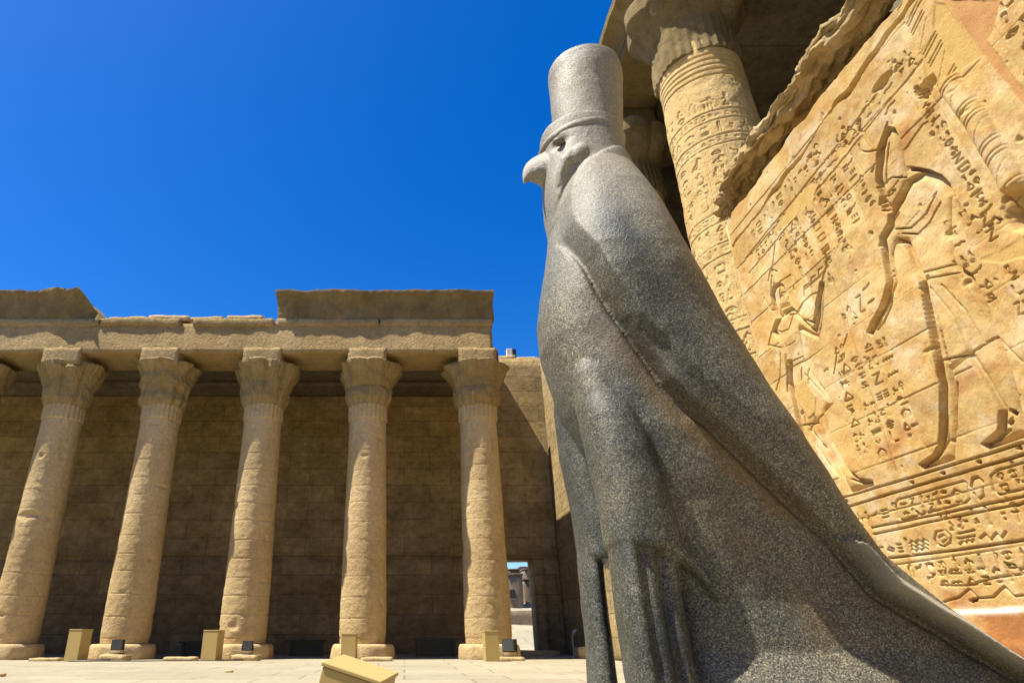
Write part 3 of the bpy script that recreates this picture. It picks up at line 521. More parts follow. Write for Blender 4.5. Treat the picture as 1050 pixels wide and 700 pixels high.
def carved_mat():
    m=NB('carved_sandstone'); a=m.noise(.7,7,.68); col=m.ramp(a,[(.28,(.44,.25,.075)),(.5,(.54,.36,.135)),(.72,(.61,.46,.225))])
    b=m.noise(2.6,6,.7,None,.6); col=m.mix(col,(.42,.20,.045),m.math('MULTIPLY',m.ramp(b,[(.48,0.),(.7,1.)]),.75))
    col=m.mix(col,(.68,.57,.38),m.math('MULTIPLY',m.ramp(m.noise(1.5,6,.7,m.mapping((1.3,1.3,1.3),(.4,.2,.9))),[(.5,0.),(.68,1.)]),.6))
    col=m.mix(col,(.36,.165,.075),m.math('MULTIPLY',m.ramp(m.noise(1.9,6,.75,m.mapping((1,.8,1.7),(1.1,.3,.2)),.5),[(.56,0.),(.72,1.)]),.55))
    tn=m.n('CombineColor'); t=m.attr('tone')
    for i in range(3): m.l(t,tn.inputs[i])
    col=m.mix(col,tn.outputs[0],1.,'MULTIPLY')
    col=m.mix(col,m.ramp(m.noise(14,7,.75),[(.25,.6),(.5,1.),(.8,1.15)]),.55,'MULTIPLY')
    cn=m.ramp(m.noise(5,5,.7),[(.3,(.47,.29,.085)),(.7,(.55,.365,.13))]); col=m.mix(col,cn,m.attr('cement'))
    rn=m.ramp(m.noise(4,5,.7),[(.3,(.40,.20,.07)),(.7,(.52,.29,.11))]); col=m.mix(col,rn,m.attr('red'))
    col=m.mix(col,(.33,.12,.035),m.math('MULTIPLY',m.attr('stain'),.85)); col=m.mix(col,(.75,.68,.55),m.math('MULTIPLY',m.attr('white'),.8))
    n=m.bump(m.noise(38,8,.75),.01,1); n=m.bump(m.noise(9,5,.6),.02,.5,n)
    return m.done(col,.92,n,.12)
obj('carved_face',screen_wall(),carved_mat(),sw)
V,F=rbox((XW+.36,-23.9,-.1),(XW+1.3,9.72,7.3),.5,.0,1,1); obj('wall_core',rawmesh('wall_core',loc(V,(XW,6.4,0)),F,False),M['facey'],sw)
V,F=rbox((XW-.0,9.70,-.1),(XW+.358,9.74,7.35),.5,.0,1,1); obj('edge_strip',rawmesh('edge_strip',loc(V,(XW,6.4,0)),F,False),M['facade'],sw)
V,F=rbox((XW,-23.9,-.1),(XW+.357,2.59,7.4),.35,.02,1.5,1); obj('plain_face',rawmesh('plain_face',loc(V,(XW,6.4,0)),F,False),M['facey'],sw)
V,F=rbox((XW+.62,-23.9,7.31),(XW+1.3,9.7,8.2),.3,.06,1.4,4); obj('cavity_back',rawmesh('cavity_back',loc(V,(XW,6.4,0)),F,False),M['inner'],sw)  # dark stone colour deepens the shade of the hollow
# broken cornice bed along the top
def ridge():
    n=900; k=72
    y=np.linspace(-3,9.82,n); th=np.linspace(0,2*np.pi,k,endpoint=False)
    Y,T=np.meshgrid(y,th,indexing='ij')
    end=np.clip((Y-9.2)/.62,0,1)
    ax=.30-.04*end; az=.15+.10*end*(1-end)*2
    X=XW+.22+ax*np.sign(np.cos(T))*np.abs(np.cos(T))**.7+.0*Y; Z=8.13-end**1.6*.48+az*np.sign(np.sin(T))*np.abs(np.sin(T))**.8
    fr=np.cos(T)<0; Z=Z-.05*np.clip(-np.cos(T),0,1)
    P=np.stack([X,Y,Z],-1)
    rid=1-np.abs(fbm(P*np.array([1.6,.40,3.0]),1.5,4,81)); rid2=1-np.abs(fbm(P*np.array([2.0,.45,3.2]),3.4,3,83))
    out=np.stack([np.cos(T),0*T,np.sin(T)],-1)
    P=P+out*((rid-.7)*.22+(rid2-.7)*.22)[...,None]+.06*nvec(P,2.6,4,82)
    F=[list(map(int,q)) for q in gridfaces(n,k,True)]; F.append(list(range(k))); F.append([(n-1)*k+i for i in range(k)][::-1])
    return rawmesh('broken_cornice',loc(P.reshape(-1,3),(XW,6.4,0)),F,True)
obj('broken_cornice',ridge(),M['rubble'],sw)
# ------------------------------------------------------------------ facade columns
def bigcolumn(y,seed,label,fine,X0=6.62):
    t=thing('facade_column',label,'column',(X0,y,0),'columns of the temple facade')
    r0,r1,z0,z1=.98,.86,0.,12.3
    nphi,nz=(420,760) if fine else (96,160)
    zs=np.linspace(z0,z1,nz); ph=np.linspace(0,2*np.pi,nphi,endpoint=False)
    Z,PH=np.meshgrid(zs,ph,indexing='ij'); Rr=np.interp(Z,[0,z1],[r0,r1])
    P=np.stack([np.cos(PH)*Rr,np.sin(PH)*Rr,Z],-1); c=np.zeros_like(Z)
    if fine:
        rel=Relief(0,2*math.pi*.92,5,12.2,.0145,None); rng=random.Random(seed); W=2*math.pi*.92
        z=5.
        for hh in (.5,.22,1.3,.25,.45,.22,1.5,.22,.4,.22,.5):
            rel.line([(0,z),(W,z)],.026,.02)
            if hh>1: 
                u=0
                while u<W: glyphcol(rel,rng,[(u,z+hh-.05),(u,z+.05)],.34,.03,.026,.34); u+=.42
            elif hh>.3: glyphrow(rel,rng,[(0,z+hh/2),(W,z+hh/2)],hh*.8,.028,.026,.32)
            else: glyphrow(rel,rng,[(0,z+hh/2),(W,z+hh/2)],hh*.7,.02,.02,.16)
            z+=hh
        for b in np.arange(11.25,11.95,.14): rel.line([(0,b),(W,b)],.045,.035)
        from_u=PH/(2*np.pi)*W
        iu=np.clip((from_u/rel.st).astype(int),0,len(rel.u)-1); iv=np.clip(((Z-5)/rel.st).astype(int),0,len(rel.v)-1)
        c=np.where((Z>5)&(Z<12.2),rel.c[iu,iv],0)
    Rr=Rr-c+.018*fbm(P,1.3,5,seed)+.006*fbm(P,9,3,seed+4)
    V=np.stack([Rr*np.cos(PH),Rr*np.sin(PH),Z],-1).reshape(-1,3)
    obj('shaft',rawmesh('shaft',V,gridfaces(nz,nphi,True)[:,::-1]),M['facade'],t)
    # composite capital: pointed leaves at the neck, lobed bell above
    def fn(PH,Z,Rr):
        t_=np.clip((Z-12.1)/2.2,0,1); leaf=np.abs(((PH*6/np.pi)%2)-1)
        k=Rr+.07*np.clip(1.1-t_*2.6-leaf,0,1)+.17*np.abs(np.cos(PH*4))*np.clip(t_*2.4-.9,0,1)+.02*np.cos(PH*32)*np.clip(1-t_*2,0,1)
        P=np.stack([np.cos(PH)*Rr,np.sin(PH)*Rr,Z],-1); return k+.03*fbm(P,2.,4,seed+8)
    zc=np.linspace(11.98,14.40,110); q=(zc-11.98)/2.42
    pr=.875+.03*q+.30*np.clip((q-.42)/.3,0,1)**1.2-.45*np.clip((q-.86)/.14,0,1)**2
    V,F=lathe(np.stack([pr,zc],-1),160,fn); obj('capital',rawmesh('capital',V,F),M['cornice'],t)  # bell coloured darker to stand in for its own shade
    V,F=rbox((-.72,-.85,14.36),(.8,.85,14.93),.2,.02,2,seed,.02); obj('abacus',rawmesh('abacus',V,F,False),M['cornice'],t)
bigcolumn(10.72,5,'carved column with ringed neck rising above the screen wall beside the falcon',True)
bigcolumn(15.4,6,'shadowed facade column half hidden behind the neck of the falcon',False)
bigcolumn(4.6,7,'facade column at the top edge behind the broken screen wall cornice',False,7.15)
fe=thing('facade_entablature','dark stone beam with projecting cornice high over the falcon crown','entablature',(6.6,9,0))
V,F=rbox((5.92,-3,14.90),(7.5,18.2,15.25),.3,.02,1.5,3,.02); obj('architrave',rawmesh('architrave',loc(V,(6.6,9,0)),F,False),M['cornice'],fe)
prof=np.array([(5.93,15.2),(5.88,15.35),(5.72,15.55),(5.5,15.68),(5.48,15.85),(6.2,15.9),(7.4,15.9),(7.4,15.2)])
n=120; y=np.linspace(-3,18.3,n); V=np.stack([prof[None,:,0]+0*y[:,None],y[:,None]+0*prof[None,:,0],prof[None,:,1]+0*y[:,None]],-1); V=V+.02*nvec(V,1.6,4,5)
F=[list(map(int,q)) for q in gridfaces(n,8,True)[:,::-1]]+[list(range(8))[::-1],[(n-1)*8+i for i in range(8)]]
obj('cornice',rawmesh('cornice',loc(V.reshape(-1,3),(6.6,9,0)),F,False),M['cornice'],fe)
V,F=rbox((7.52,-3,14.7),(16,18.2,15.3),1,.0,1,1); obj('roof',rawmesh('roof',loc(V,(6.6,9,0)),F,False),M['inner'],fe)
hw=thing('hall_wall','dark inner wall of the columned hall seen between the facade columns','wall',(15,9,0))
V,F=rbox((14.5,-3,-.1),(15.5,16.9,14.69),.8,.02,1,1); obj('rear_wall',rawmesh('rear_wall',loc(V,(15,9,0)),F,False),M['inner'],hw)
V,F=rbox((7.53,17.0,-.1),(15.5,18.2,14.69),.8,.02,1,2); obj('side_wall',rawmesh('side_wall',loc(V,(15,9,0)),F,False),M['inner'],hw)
fw=thing('facade_wall','sunlit stone wall corner seen edge-on between the doorway and the falcon legs','wall',(XW,21.8,0))
V,F=rbox((XW,18.21,-.1),(7.35,WY0-.003,11.3),.3,.025,1.4,6,.03); obj('wall',rawmesh('wall',loc(V,(XW,21.8,0)),F,False),M['facey'],fw)
V,F=rbox((XW+.02,11.75,-.1),(XW+1.2,14.4,6.9),.3,.02,1.4,7,.02); V2,F2=rbox((XW+.02,16.4,-.1),(XW+1.2,18.2,6.9),.3,.02,1.4,8,.02)
mb=MB(); mb.add(loc(V,(XW,21.8,0)),F); mb.add(loc(V2,(XW,21.8,0)),F2); obj('far_screen_panels',mb.mesh('far_screen_panels',False),M['facey'],fw)
# ------------------------------------------------------------------ granite falcon
YC=2.62
ZL=np.array([0.20,0.45,0.6,0.75,0.9,1.05,1.2,1.35,1.5,1.65,1.8,1.95,2.1,2.25,2.4,2.5,2.6,2.7,2.8,2.9,2.98,3.05])
WL=np.interp(ZL,[.2,.45,.6,.72,.9,1.05,1.2,1.35,1.5,1.65,1.8,2.1,2.3,2.5,2.65,2.85,3.05],[.50,.372,.306,.292,.308,.325,.343,.352,.342,.33,.325,.33,.305,.255,.23,.215,.20])
NL=np.interp(ZL,[.2,.9,1.5,1.9,2.35,2.55,2.7,3.05],[5,5,3.4,2.6,2.5,2.4,2.2,2.1])
NR=np.interp(ZL,[.2,.95,1.3,3],[5,4,2.4,2.2])
XF=np.array([.92,.92,.92,.92,.91,.87,.81,.745,.69,.655,.616,.614,.642,.674,.70,.698,.692,.697,.706,.71,.707,.722])
XB=np.array([2.559,2.238,2.043,1.886,1.727,1.646,1.597,1.557,1.494,1.445,1.393,1.34,1.289,1.255,1.226,1.203,1.184,1.149,1.119,1.119,1.119,1.119])
WLN=np.array([(0.92,2.715),(0.845,2.672),(0.779,2.585),(0.733,2.474),(0.718,2.355),(0.713,2.272),(0.735,2.177),(0.774,2.059),(0.809,1.927),(0.863,1.785),(0.931,1.642),(0.982,1.51),(1.042,1.422),(1.115,1.352),(1.232,1.217),(1.358,1.074),(1.469,0.957),(1.587,0.786),(1.768,0.664),(1.925,0.54),(2.25,.32)])
def linedist(X,Z):
    """signed distance to the wing edge in side view, positive above and behind it"""
    d=np.full(X.shape,1e9); sg=np.zeros(X.shape)
    for a,b in zip(WLN[:-1],WLN[1:]):
        e=b-a; L=e@e; t=np.clip(((X-a[0])*e[0]+(Z-a[1])*e[1])/L,0,1); dx=X-a[0]-t*e[0]; dz=Z-a[1]-t*e[1]
        dd=np.hypot(dx,dz); cr=e[0]*(Z-a[1])-e[1]*(X-a[0]); u=dd<d-1e-9; d=np.where(u,dd,d); sg=np.where(u,np.sign(cr),sg)
    return d*sg
def falcon_body():
    mb=MB()
    nz,m_=440,240
    zs=np.linspace(.2,3.0,nz); u=np.sin(np.linspace(-np.pi/2,np.pi/2,m_)); uu=np.concatenate([u,u[-2:0:-1]]); sg_=np.concatenate([-np.ones(m_),np.ones(m_-2)]); nphi=len(uu)
    Z=zs[:,None]+0*uu; U=uu[None]+0*Z; SG=sg_[None]+0*Z
    xf=np.interp(Z,ZL,XF);xb=np.interp(Z,ZL,XB);w_=np.interp(Z,ZL,WL);n=np.where(U>0,np.interp(Z,ZL,NR),np.interp(Z,ZL,NL))
    X=(xf+xb)/2+(xb-xf)/2*U; A=w_*np.clip(1-np.abs(U)**n,0,1)**(1/n)
    sd=linedist(X,Z)
    o=np.interp(Z,[.9,1.05,1.2,1.6,2.0,2.3,2.5,2.62,2.7],[.06,.09,.105,.12,.125,.10,.075,.04,.012])
    tw=np.interp(Z,[.9,1.06,1.3,1.5,1.7,2.0,2.4,2.7],[.07,.09,.10,.09,.05,.026,.022,.02])
    q=np.clip((sd+.004)/tw,0,1); t=np.interp(Z,[1.5,1.75],[0,1]); t=(1-t)*(.5*q+.5*np.clip((sd+.004)/.012,0,1))+t*np.sin(np.pi/2*q)
    wing=A+o*t*(1-np.clip(U,0,1)**3)*np.clip(A/.08,0,1)
    # the tail: an eave that leans back to the spine, starting under the wing tips
    g=.15-.19*np.clip(sd/.13,0,1); tail=np.maximum(A+g*np.clip((sd+.006)/.015,0,1)*np.clip(A/.12,0,1),.0)
    tip=np.clip((Z-(1.048-.64*(X-1.32)))/.012+.5,0,1); A=wing*tip+tail*(1-tip)
    A=A-.022*np.exp(-((sd+.014)/.012)**2)*np.clip((2.66-Z)/.08,0,1)*np.clip(A/.1,0,1)
    Y=SG*A
    # wing tip stops over the tail: step on the back
    F=[list(map(int,q)) for q in gridfaces(nz,nphi,True)[:,::-1]]
    V=np.stack([X,YC+Y,Z],-1).reshape(-1,3)
    allV=[V]; allF=F+[list(range(nphi)),[(nz-1)*nphi+i for i in range(nphi)][::-1]]
    base=[len(V)]
    def add(V,F):
        allV.append(np.asarray(V,float)); k=base[0]; allF.extend([[i+k for i in q] for q in F]); base[0]+=len(V)
    def stack(secs,n=40,p=2.6):
        V=[];th=np.linspace(0,2*np.pi,n,endpoint=False)
        for z,x0,x1,y0,y1 in secs:
            c,s_=np.cos(th),np.sin(th)
            V.append(np.stack([(x0+x1)/2+(x1-x0)/2*np.sign(c)*np.abs(c)**(2/p),YC+(y0+y1)/2+(y1-y0)/2*np.sign(s_)*np.abs(s_)**(2/p),0*th+z],-1))
        V=np.concatenate(V); m_=len(secs); F=[list(map(int,q)) for q in gridfaces(m_,n,True)[:,::-1]]; F+=[list(range(n)),[(m_-1)*n+i for i in range(n)][::-1]]
        if secs[0][0]>secs[-1][0]: F=[q[::-1] for q in F]
        return V,F
    th=[(1.78,.74,.80,-.20,-.14),(1.70,.70,.83,-.25,-.10),(1.6,.684,.87,-.285,-.07),(1.5,.688,.89,-.31,-.055),(1.4,.695,.905,-.345,-.045),(1.3,.706,.925,-.362,-.035),(1.15,.726,.955,-.37,-.03),(1.0,.732,.972,-.368,-.03),(.945,.734,.978,-.365,-.03),(.925,.745,.985,-.362,-.03),(.908,.86,.99,-.346,-.05),(.888,.905,1.0,-.343,-.1),(.85,.97,1.015,-.335,-.1),(.80,1.01,1.035,-.325,-.1),(.745,1.05,1.06,-.31,-.1)]
    for sg in (1,-1):
        V,F=stack([(z,a,b,(c if sg==1 else -d),(d if sg==1 else -c)) for z,a,b,c,d in th]); add(V,F)
        for (x0,x1,cy,wd) in (((.742,.822,-.212,.125),(.785,.875,-.222,.112),(.85,.945,-.225,.098)) if sg==1 else ((.728,.812,.2,.108),)):
            V,F=stack([(.95,x0,x1,cy-wd,cy+wd),(.7,x0-.002,x1,cy-wd,cy+wd),(.5,x0+(.006 if sg==1 else -.01),x1+.004,cy-wd*1.0,cy+wd*1.0),(.27,x0+(.01 if sg==1 else -.02),x1+.01,cy-wd*1.05,cy+wd*1.05)],24,2.2); add(V,F)
        cy=-.215 if sg==1 else .2
        for dy in (-.075,0,.075):
            add(*tube([(.80,YC+cy,.38),(.70,YC+cy+dy*.8,.365),(.60,YC+cy+dy*1.2,.335),(.52,YC+cy+dy*1.4,.31)],[.05,.045,.04,.025],12))
        # cheek with its tear-shaped marking
        for (cx,cz,ax,az,rot,dy,ay) in ((.85,2.742,.088,.05,.72,.185,.045),):
            u=np.linspace(0,np.pi,18); v=np.linspace(0,2*np.pi,28,endpoint=False); U,W=np.meshgrid(u,v,indexing='ij')
            a=ax*np.sin(U)*np.cos(W); b=az*np.sin(U)*np.sin(W)
            V=np.stack([cx+a*math.cos(rot)-b*math.sin(rot),YC-sg*(dy+ay*np.cos(U)-.10*(a+.02)),cz+a*math.sin(rot)+b*math.cos(rot)],-1).reshape(-1,3)
            F=[list(map(int,q)) for q in gridfaces(18,28,True)]
            if sg==-1: F=[q[::-1] for q in F]
            F+= [list(range(28))[::-1] if sg==1 else list(range(28)),[17*28+i for i in range(28)] if sg==1 else [17*28+i for i in range(28)][::-1]]
            add(V,F)
        add(*tube([(.81,YC-sg*.185,2.74),(.775,YC-sg*.178,2.70),(.755,YC-sg*.155,2.65),(.742,YC-sg*.14,2.59),(.74,YC-sg*.13,2.56)],[.035,.036,.032,.022,.008],14))
    # beak
    top=[(.86,2.93),(.78,2.915),(.72,2.902),(.68,2.886),(.645,2.866),(.618,2.836),(.600,2.80),(.591,2.758),(.596,2.708)]
    bot=[(.86,2.62),(.78,2.66),(.73,2.694),(.695,2.712),(.672,2.725),(.652,2.732),(.634,2.732),(.618,2.724),(.602,2.712)]
    ry=[.17,.13,.09,.066,.048,.034,.023,.014,.005]
    V=[];n=24
    for i in range(9):
        (x0,z0),(x1,z1)=top[i],bot[i]
        for k in range(n):
            a=2*math.pi*k/n; c,s_=math.cos(a),math.sin(a); V.append(((x0+x1)/2+(x0-x1)/2*c,YC+ry[i]*s_*(1-.25*c),(z0+z1)/2+(z0-z1)/2*c))
    F=[list(map(int,q)) for q in gridfaces(9,n,True)[:,::-1]]+[list(range(n)),[8*n+k for k in range(n)][::-1]]; add(V,F)
    me=rawmesh('body_raw',np.concatenate(allV),allF)
    o=obj('body_raw',me,None)
    r=o.modifiers.new('r','REMESH'); r.mode='VOXEL'; r.voxel_size=.0068
    s_=o.modifiers.new('s','SMOOTH'); s_.factor=.5; s_.iterations=2
    dg=bpy.context.evaluated_depsgraph_get(); ev=o.evaluated_get(dg); m2=bpy.data.meshes.new_from_object(ev); bpy.data.objects.remove(o)
    m2.name='body'; k=len(m2.vertices); P=np.empty(k*3,np.float32); m2.vertices.foreach_get('co',P); P=P.reshape(-1,3).astype(float)
    sd=linedist(P[:,0],P[:,2])
    P2=P+.0025*nvec(P,9,4,5)
    for sg in (-1,1):
        e=np.exp(-(((P[:,0]-.745)/.045)**2+((P[:,1]-YC-sg*.165)/.06)**2+((P[:,2]-2.848)/.028)**2)); P2[:,1]-=sg*.022*e; P2[:,0]+=.016*e
    stn=np.exp(-((sd+.05)/.055)**2)*np.clip((2.05-P[:,2])/.4,0,1)*np.clip((P[:,2]-.98)/.06,.25,1)*np.clip(.75+.6*fbm(P,4,4,3),0,1)+.5*np.exp(-((sd+.2)/.12)**2)*np.clip((1.2-P[:,2])/.3,0,1)*np.clip(.2+fbm(P,5,4,6),0,1)
    top=np.clip((P[:,2]-1.9)/.8,0,1); zt=1.048-.64*(P[:,0]-1.32); top=np.maximum(top,2.35*np.clip((sd+.004)/.01,0,1)*np.clip((zt-P[:,2])/.012,0,1)*np.clip((P[:,0]-1.25)/.05,0,1)*np.clip(.85+.4*fbm(P,6,4,41),0,1))  # paler with height; tail strip mask paints in its sunlit brightness
    P2=P2-np.array([1.2,YC,0]); m2.vertices.foreach_set('co',P2.astype(np.float32).ravel())
    m2.polygons.foreach_set('use_smooth',np.ones(len(m2.polygons),bool))
    pol=1.3*np.exp(-((P[:,0]-.83-.12*np.clip(P[:,2]-1.5,0,1))/.13)**2)*np.clip((2.05-P[:,2])/.5,0,1)*np.clip((P[:,2]-.3)/.4,0,1)*np.clip(.8+.5*fbm(P,3,4,9),0,1)+np.exp(-((sd-.12)/.10)**2)*np.clip((P[:,2]-1.2)/.3,0,1)*np.clip((2.5-P[:,2])/.4,0,1)*np.clip(.6+.6*fbm(P,3,4,12),0,1)  # polish mask that also paints shade on thigh and wing front
    for nm,a in (('stain',stn),('top',top),('polish_shade',np.clip(pol,0,1))):
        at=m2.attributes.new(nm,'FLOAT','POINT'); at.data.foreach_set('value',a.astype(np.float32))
    m2.update(); return m2
def granite():
    m=NB('grey_granite')
    vo=m.n('TexVoronoi'); vo.inputs['Scale'].default_value=260; vo.inputs['Randomness'].default_value=1; m.l(m.tc.outputs['Object'],vo.inputs['Vector'])
    sx=m.n('SeparateColor'); m.l(vo.outputs['Color'],sx.inputs[0])
    g=m.ramp(sx.outputs[0],[(.0,(.038,.041,.037)),(.33,(.082,.080,.060)),(.58,(.132,.124,.084)),(.85,(.225,.208,.137)),(1,(.36,.335,.235))])
    n1=m.noise(120,5,.75); g=m.mix(g,m.ramp(n1,[(.35,.45),(.5,1.),(.68,1.5)]),.6,'MULTIPLY')
    big=m.noise(1.8,5,.65); g=m.mix(g,m.ramp(big,[(.32,(.62,.68,.80)),(.5,(1.,1.,1.)),(.7,(1.35,1.28,1.08))]),.85,'MULTIPLY')
    paled=m.mix(g,(.46,.43,.345),m.math('MULTIPLY',m.attr('top'),.33))  # paler head; on the tail strip, sunlight put into the colour
    col=m.mix(paled,(.19,.105,.02),m.math('MULTIPLY',m.attr('stain'),.75))
    col=m.mix(col,m.mix(col,(.19,.255,.36),1.,'MULTIPLY'),m.math('MULTIPLY',m.attr('polish_shade'),1.0))  # blue-dark tint paints shade and sky reflection into the granite
    rg=m.ramp(m.noise(2.5,4,.6),[(.3,.42),(.7,.6)]); rg=m.mix(rg,(.33,.33,.33),m.math('MULTIPLY',m.attr('polish_shade'),.7))
    n=m.bump(n1,.004,.8); n=m.bump(m.noise(45,5,.7),.006,.6,n)
    return m.done(col,rg,n,.5)
M['granite']=granite()
fa=thing('falcon_statue','large grey granite falcon statue wearing a tall crown, standing before the carved wall','statue',(1.2,YC,0))
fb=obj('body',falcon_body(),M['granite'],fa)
def crown():
    n=96
    pr=[(.10,2.90),(.168,2.90),(.174,2.97),(.176,3.05),(.180,3.15),(.186,3.25),(.191,3.35),(.193,3.42),(.191,3.455),(.185,3.48),(.16,3.492),(.05,3.497)]
    tt=np.linspace(0,len(pr)-1,70); pr=np.array(pr); p=np.stack([np.interp(tt,range(len(pr)),pr[:,0]),np.interp(tt,range(len(pr)),pr[:,1])],-1)
    def fn(PH,Z,Rr):
        P=np.stack([np.cos(PH)*Rr,np.sin(PH)*Rr,Z],-1); return Rr+.006*fbm(P,5,4,2)
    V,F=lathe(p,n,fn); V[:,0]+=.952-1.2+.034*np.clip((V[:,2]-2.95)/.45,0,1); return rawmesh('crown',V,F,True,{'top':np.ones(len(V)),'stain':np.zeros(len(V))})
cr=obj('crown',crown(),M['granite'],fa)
def browband():
    a=np.linspace(0,2*np.pi,120,endpoint=False); b=np.linspace(0,2*np.pi,20,endpoint=False); A,B=np.meshgrid(a,b,indexing='ij')
    cx,cz=.918-1.2,2.955; rx,ry=.206,.208
    z0=2.932+.02*np.cos(A)
    k=.008+.010*np.clip(-np.cos(A),0,1)
    X=cx+(rx+k*np.cos(B))*np.cos(A); Y=(ry+k*np.cos(B))*np.sin(A); Z=z0+.021*np.sin(B)
    P=np.stack([X,Y,Z],-1); P=P+.004*nvec(P,8,3,4)
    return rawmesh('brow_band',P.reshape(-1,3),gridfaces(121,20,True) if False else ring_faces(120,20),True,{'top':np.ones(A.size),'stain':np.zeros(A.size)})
def ring_faces(nu,nv):
    i=np.arange(nu)[:,None]; j=np.arange(nv)[None,:]; i2=(i+1)%nu; j2=(j+1)%nv
    return np.stack([i*nv+j,i2*nv+j,i2*nv+j2,i*nv+j2],-1).reshape(-1,4)
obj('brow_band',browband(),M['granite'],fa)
def ball(c,r):
    bm=bmesh.new(); bmesh.ops.create_uvsphere(bm,u_segments=24,v_segments=14,radius=1)
    me=bpy.data.meshes.new('eye')
    for v in bm.verts: v.co=Vector((c[0]+v.co.x*r[0],c[1]+v.co.y*r[1],c[2]+v.co.z*r[2]))
    bm.to_mesh(me); bm.free(); me.polygons.foreach_set('use_smooth',np.ones(len(me.polygons),bool)); return me
for sg in (-1,1): obj('eye',ball((.755-1.2,sg*.152,2.846),(.030,.024,.022)),M['granite'],fa)
V,F=rbox((.28-1.2,-.62,-.05),(3.0-1.2,.62,.30),.09,.012,2,3,.03); obj('pedestal',rawmesh('pedestal',V,F,False,{'top':np.zeros(len(V)),'stain':np.zeros(len(V))}),M['granite'],fa)
# ------------------------------------------------------------------ floodlights, boxes, benches
def lampbox(name,label,lo,hi,rz,group):
    t=thing(name,label,'box',((lo[0]+hi[0])/2,(lo[1]+hi[1])/2,lo[2]),group,rz)
    c=np.array([(lo[0]+hi[0])/2,(lo[1]+hi[1])/2,lo[2]]); a=np.array(lo)-c; b=np.array(hi)-c
    obj('shell',cmesh('shell',[chamfer(a,(b[0],b[1],b[2]-.032),.008)]),M['box'],t)
    obj('lid',cmesh('lid',[chamfer((a[0]-.008,a[1]-.008,b[2]-.03),(b[0]+.008,b[1]+.008,b[2]),.006)]),M['box'],t)
    return t
for x,lb,y,w_,h,rz in ((-8.85,'tan box standing by the second column from the left',19.3,.40,.78,R(-12)),(-5.22,'tan box standing by the middle column with the broken capital',19.35,.42,.76,R(-9)),
   (-1.52,'tan box against the column base right behind the foreground box',19.55,.40,.68,R(-3)),(2.26,'tan box against the end column beside the doorway',18.7,.36,.74,R(3))):
    lampbox('tan_box',lb,(x-w_/2,y-.22,0),(x+w_/2,y+.22,h),rz,'tan boxes at the column bases')
def tilted_box():
    t=thing('tan_box','large tilted tan box on the pavement in the foreground, nearest the camera','box',(-.23,3.845,.492),'tan boxes at the column bases')
    t.rotation_euler=(.079,.265,-.228)
    obj('shell',cmesh('shell',[chamfer((-.158,-.165,-.45),(.158,.165,-.022),.006)]),M['box'],t); obj('lid',cmesh('lid',[chamfer((-.166,-.173,-.02),(.166,.173,.0),.005)]),M['box'],t)
tilted_box()
def flood(label,x,y,z,s_=1.,rz=0):
    t=thing('floodlight',label,'lamp',(x,y,z),'floodlights at the column bases',rz)
    obj('housing',cmesh('housing',[chamfer((-.2*s_,-.09*s_,.12*s_),(.2*s_,.09*s_,.46*s_),.02*s_)]),M['black'],t)
    obj('glass',cmesh('glass',[chamfer((-.17*s_,-.099*s_,.15*s_),(.17*s_,-.085*s_,.43*s_),.004)]),M['glass'],t)
    obj('bracket',cmesh('bracket',[tube([(-.22*s_,0,.3*s_),(-.22*s_,0,.02*s_),(.22*s_,0,.02*s_),(.22*s_,0,.3*s_)],.014*s_,6)]),M['black'],t)
    obj('foot',cmesh('foot',[chamfer((-.16*s_,-.12*s_,0),(.16*s_,.12*s_,.02*s_),.004)]),M['black'],t)
flood('black floodlight in front of the second column from the left',-7.86,19.5,.16,.8,R(4)); flood('black floodlight in front of the middle column with the broken capital',-4.30,19.5,.16,.72,R(4))
flood('black floodlight between the end column and the doorway',2.86,19.4,.10,.95,R(-35))
def bench(label,x,y,w_,h):
    t=thing('low_bench',label,'bench',(x,y,0),'low benches in the shade of the colonnade')
    obj('seat',cmesh('seat',[chamfer((-w_/2,-.22,h-.06),(w_/2,.22,h),.01)]),M['olive'],t)
    for sx in (-1,1): obj('leg',cmesh('leg',[chamfer((sx*(w_/2-.15)-.05,-.2,0),(sx*(w_/2-.15)+.05,.2,h-.06),.006)]),M['olive'],t)
    obj('front_panel',cmesh('front_panel',[chamfer((-w_/2+.21,-.17,.02),(w_/2-.21,-.14,h-.07),.004)]),M['olive'],t)
bench('olive green low bench in the shade between the last two columns',1.0,23.2,1.5,.55); bench('low bench in the shade between the second and middle columns',-6.6,23.6,1.7,.45); bench('low bench in the shade left of the column behind the foreground box',-3.3,23.9,1.3,.5)
t=thing('slim_lamp','thin grey lamp on a short post at the wall corner by the doorway','lamp',(5.35,22.6,0))
obj('post',cmesh('post',[tube([(0,0,0),(0,0,.55),(.02,-.02,.62)],.028,8)]),M['steel'],t); obj('head',cmesh('head',[tube([(.0,0,.58),(.06,-.04,.72),(.14,-.08,.80)],[.05,.07,.05],10)]),M['steel'],t); obj('foot',cmesh('foot',[chamfer((-.1,-.1,0),(.1,.1,.02),.004)]),M['steel'],t)
V,F=rbox((-.34,-.25,0),(.34,.25,.3),.1,.05,3,8,.04); tag(obj('stone_block',rawmesh('stone_block',V,F,False),M['court'],None,(5.42,21.2,0)),'small pale stone block lying at the foot of the wall corner','block')
t=thing('rooftop_floodlight','small pale floodlight standing on top of the enclosure wall','lamp',(4.72,26.5,11.75))
obj('housing',cmesh('housing',[chamfer((-.16,-.12,.10),(.10,.12,.55),.03)]),M['pale'],t); obj('side_panel',cmesh('side_panel',[chamfer((.103,-.14,.12),(.26,.1,.53),.02)]),M['black'],t); obj('stand',cmesh('stand',[chamfer((-.05,-.05,-.08),(.05,.05,.098),.01)]),M['steel'],t)
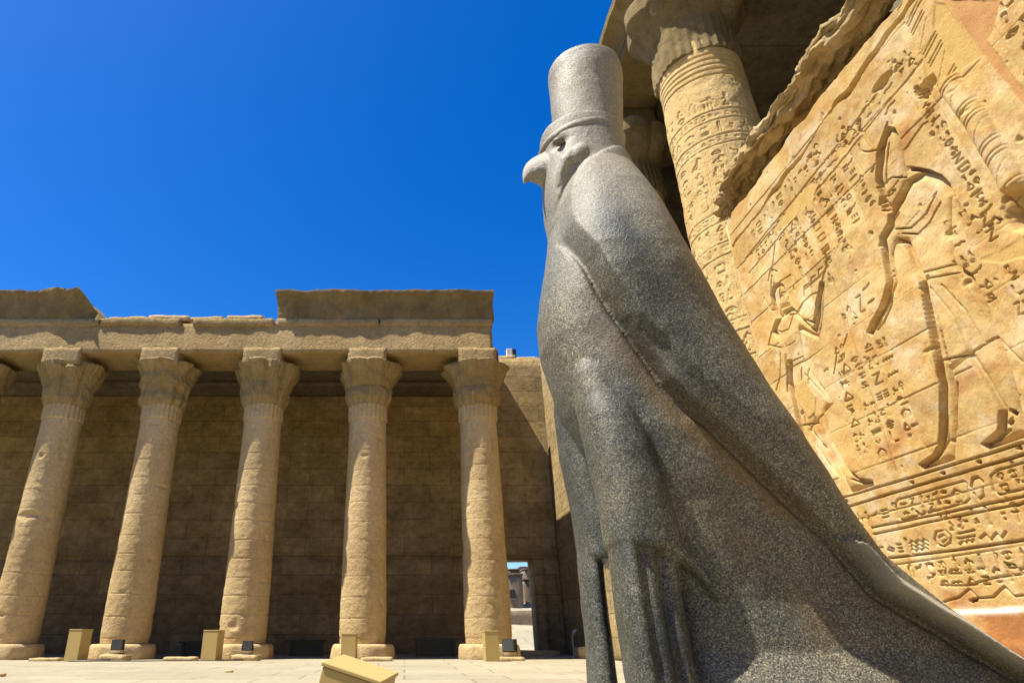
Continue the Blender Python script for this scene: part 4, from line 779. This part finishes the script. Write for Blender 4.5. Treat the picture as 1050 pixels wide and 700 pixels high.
# loose paving slabs in front of the bases
for k,(x,y,w_,d,h,lb) in enumerate(((-9.75,19.6,.8,.5,.07,'flat paving slab left of the second column'),(-6.1,19.6,.8,.6,.09,'flat paving slab left of the middle column'),(-.75,19.35,.85,.5,.10,'flat paving slab right of the tan box behind the foreground box'),(2.86,19.4,.7,.5,.10,'flat paving slab between end column and doorway'),(-7.86,19.45,.7,.5,.16,'block of stone under the floodlight of the second column'),(-4.30,19.45,.7,.5,.16,'block of stone under the floodlight of the middle column'))):
    V,F=rbox((-w_/2,-d/2,-.02),(w_/2,d/2,h),.1,.025,3,90+k,.02); tag(obj('paving_slab',rawmesh('paving_slab',V,F,False),M['court'],None,(x,y,0)),lb,'slab','loose paving slabs at the column bases')
def cable(pts,label):
    tag(obj('cable',cmesh('cable',[tube(pts,.014,6)],True),M['black']),label,'cable')
cable([(-7.86,19.15,.03),(-8.9,19.05,.015),(-7.6,18.9,.015),(-6.2,19.0,.015),(-5.2,19.1,.015),(-4.30,19.15,.03)],'black cable running over the pavement between two floodlights')
for k,(x,y,s_,lb) in enumerate(((-6.9,12.3,.09,'small dark stone on the pavement left of centre, the nearest'),(-3.3,13.6,.07,'small dark stone on the pavement in front of the middle column'))):
    V,F=rbox((-s_,-s_*.7,-.01),(s_,s_*.7,s_*.6),.04,.03,8,120+k,.02); tag(obj('stone',rawmesh('stone',V,F,True),M['court'],None,(x,y,.0)),lb,'stone')
# ------------------------------------------------------------------ the town seen through the doorway
def house(x,y,z,w_,d,h,mat,seed,label):
    rs=random.Random(seed); t=thing('mudbrick_house',label,'house',(x,y,z),'houses of the town beyond the doorway')
    V,F=rbox((-w_/2,-d/2,-1.2),(w_/2,d/2,h),.5,.07,1.1,seed,.05); obj('wall',rawmesh('wall',V,F,False),mat,t)
    V,F=rbox((-w_/2-.06,-d/2-.08,h-.02),(w_/2+.06,d/2+.06,h+.16),.4,.06,1.6,seed+1,.03); obj('roof',rawmesh('roof',V,F,False),M['mud'],t)
    for i in range(max(1,int(w_/.95))):
        for lv in range(max(1,int(h/1.5))):
            xx=-w_/2+.45+i*.95+rs.uniform(-.1,.1); zz=.5+lv*1.4
            if xx>w_/2-.3 or zz>h-.5 or rs.random()<.2: continue
            wn=obj('window',cmesh('window',[chamfer((xx-.24,-d/2-.10,zz),(xx+.24,-d/2-.02,zz+.75),.01)]),M['dark'],t)
            obj('sill',cmesh('sill',[chamfer((xx-.3,-d/2-.17,zz-.08),(xx+.3,-d/2-.03,zz-.003),.01)]),M['mud2'],wn)
    return t
rs=random.Random(11); k=0
kinds=['low ochre','plain brown','pale plastered','small crumbling','square grey-brown','tall narrow']; rowsn=['front','second','third','top']
for r,(Y,Z,H_) in enumerate(((66,3.1,2.6),(80,4.6,2.7),(95,6.2,2.6),(110,7.9,2.3))):
    for c in range(6):
        w_=rs.uniform(1.3,2.1); x=.168*Y+(c-2.5)*(1.75)+rs.uniform(-.25,.25)
        house(x,Y+rs.uniform(-2,2),Z,w_,3.2,H_*rs.uniform(.6,1.05),M['mud'] if rs.random()<.6 else M['mud2'],200+k*3,kinds[(c+r)%6]+' house in the '+rowsn[r]+' row of the hillside town, '+['leftmost','second from the left','third from the left','third from the right','second from the right','rightmost'][c]); k+=1
V,F=rbox((2,41.5,.6),(16,42,1.95),.4,.06,1.2,300,.04); tag(obj('low_wall',rawmesh('low_wall',V,F,False),M['mud2']),'low pale mud wall in front of the houses beyond the doorway','wall')
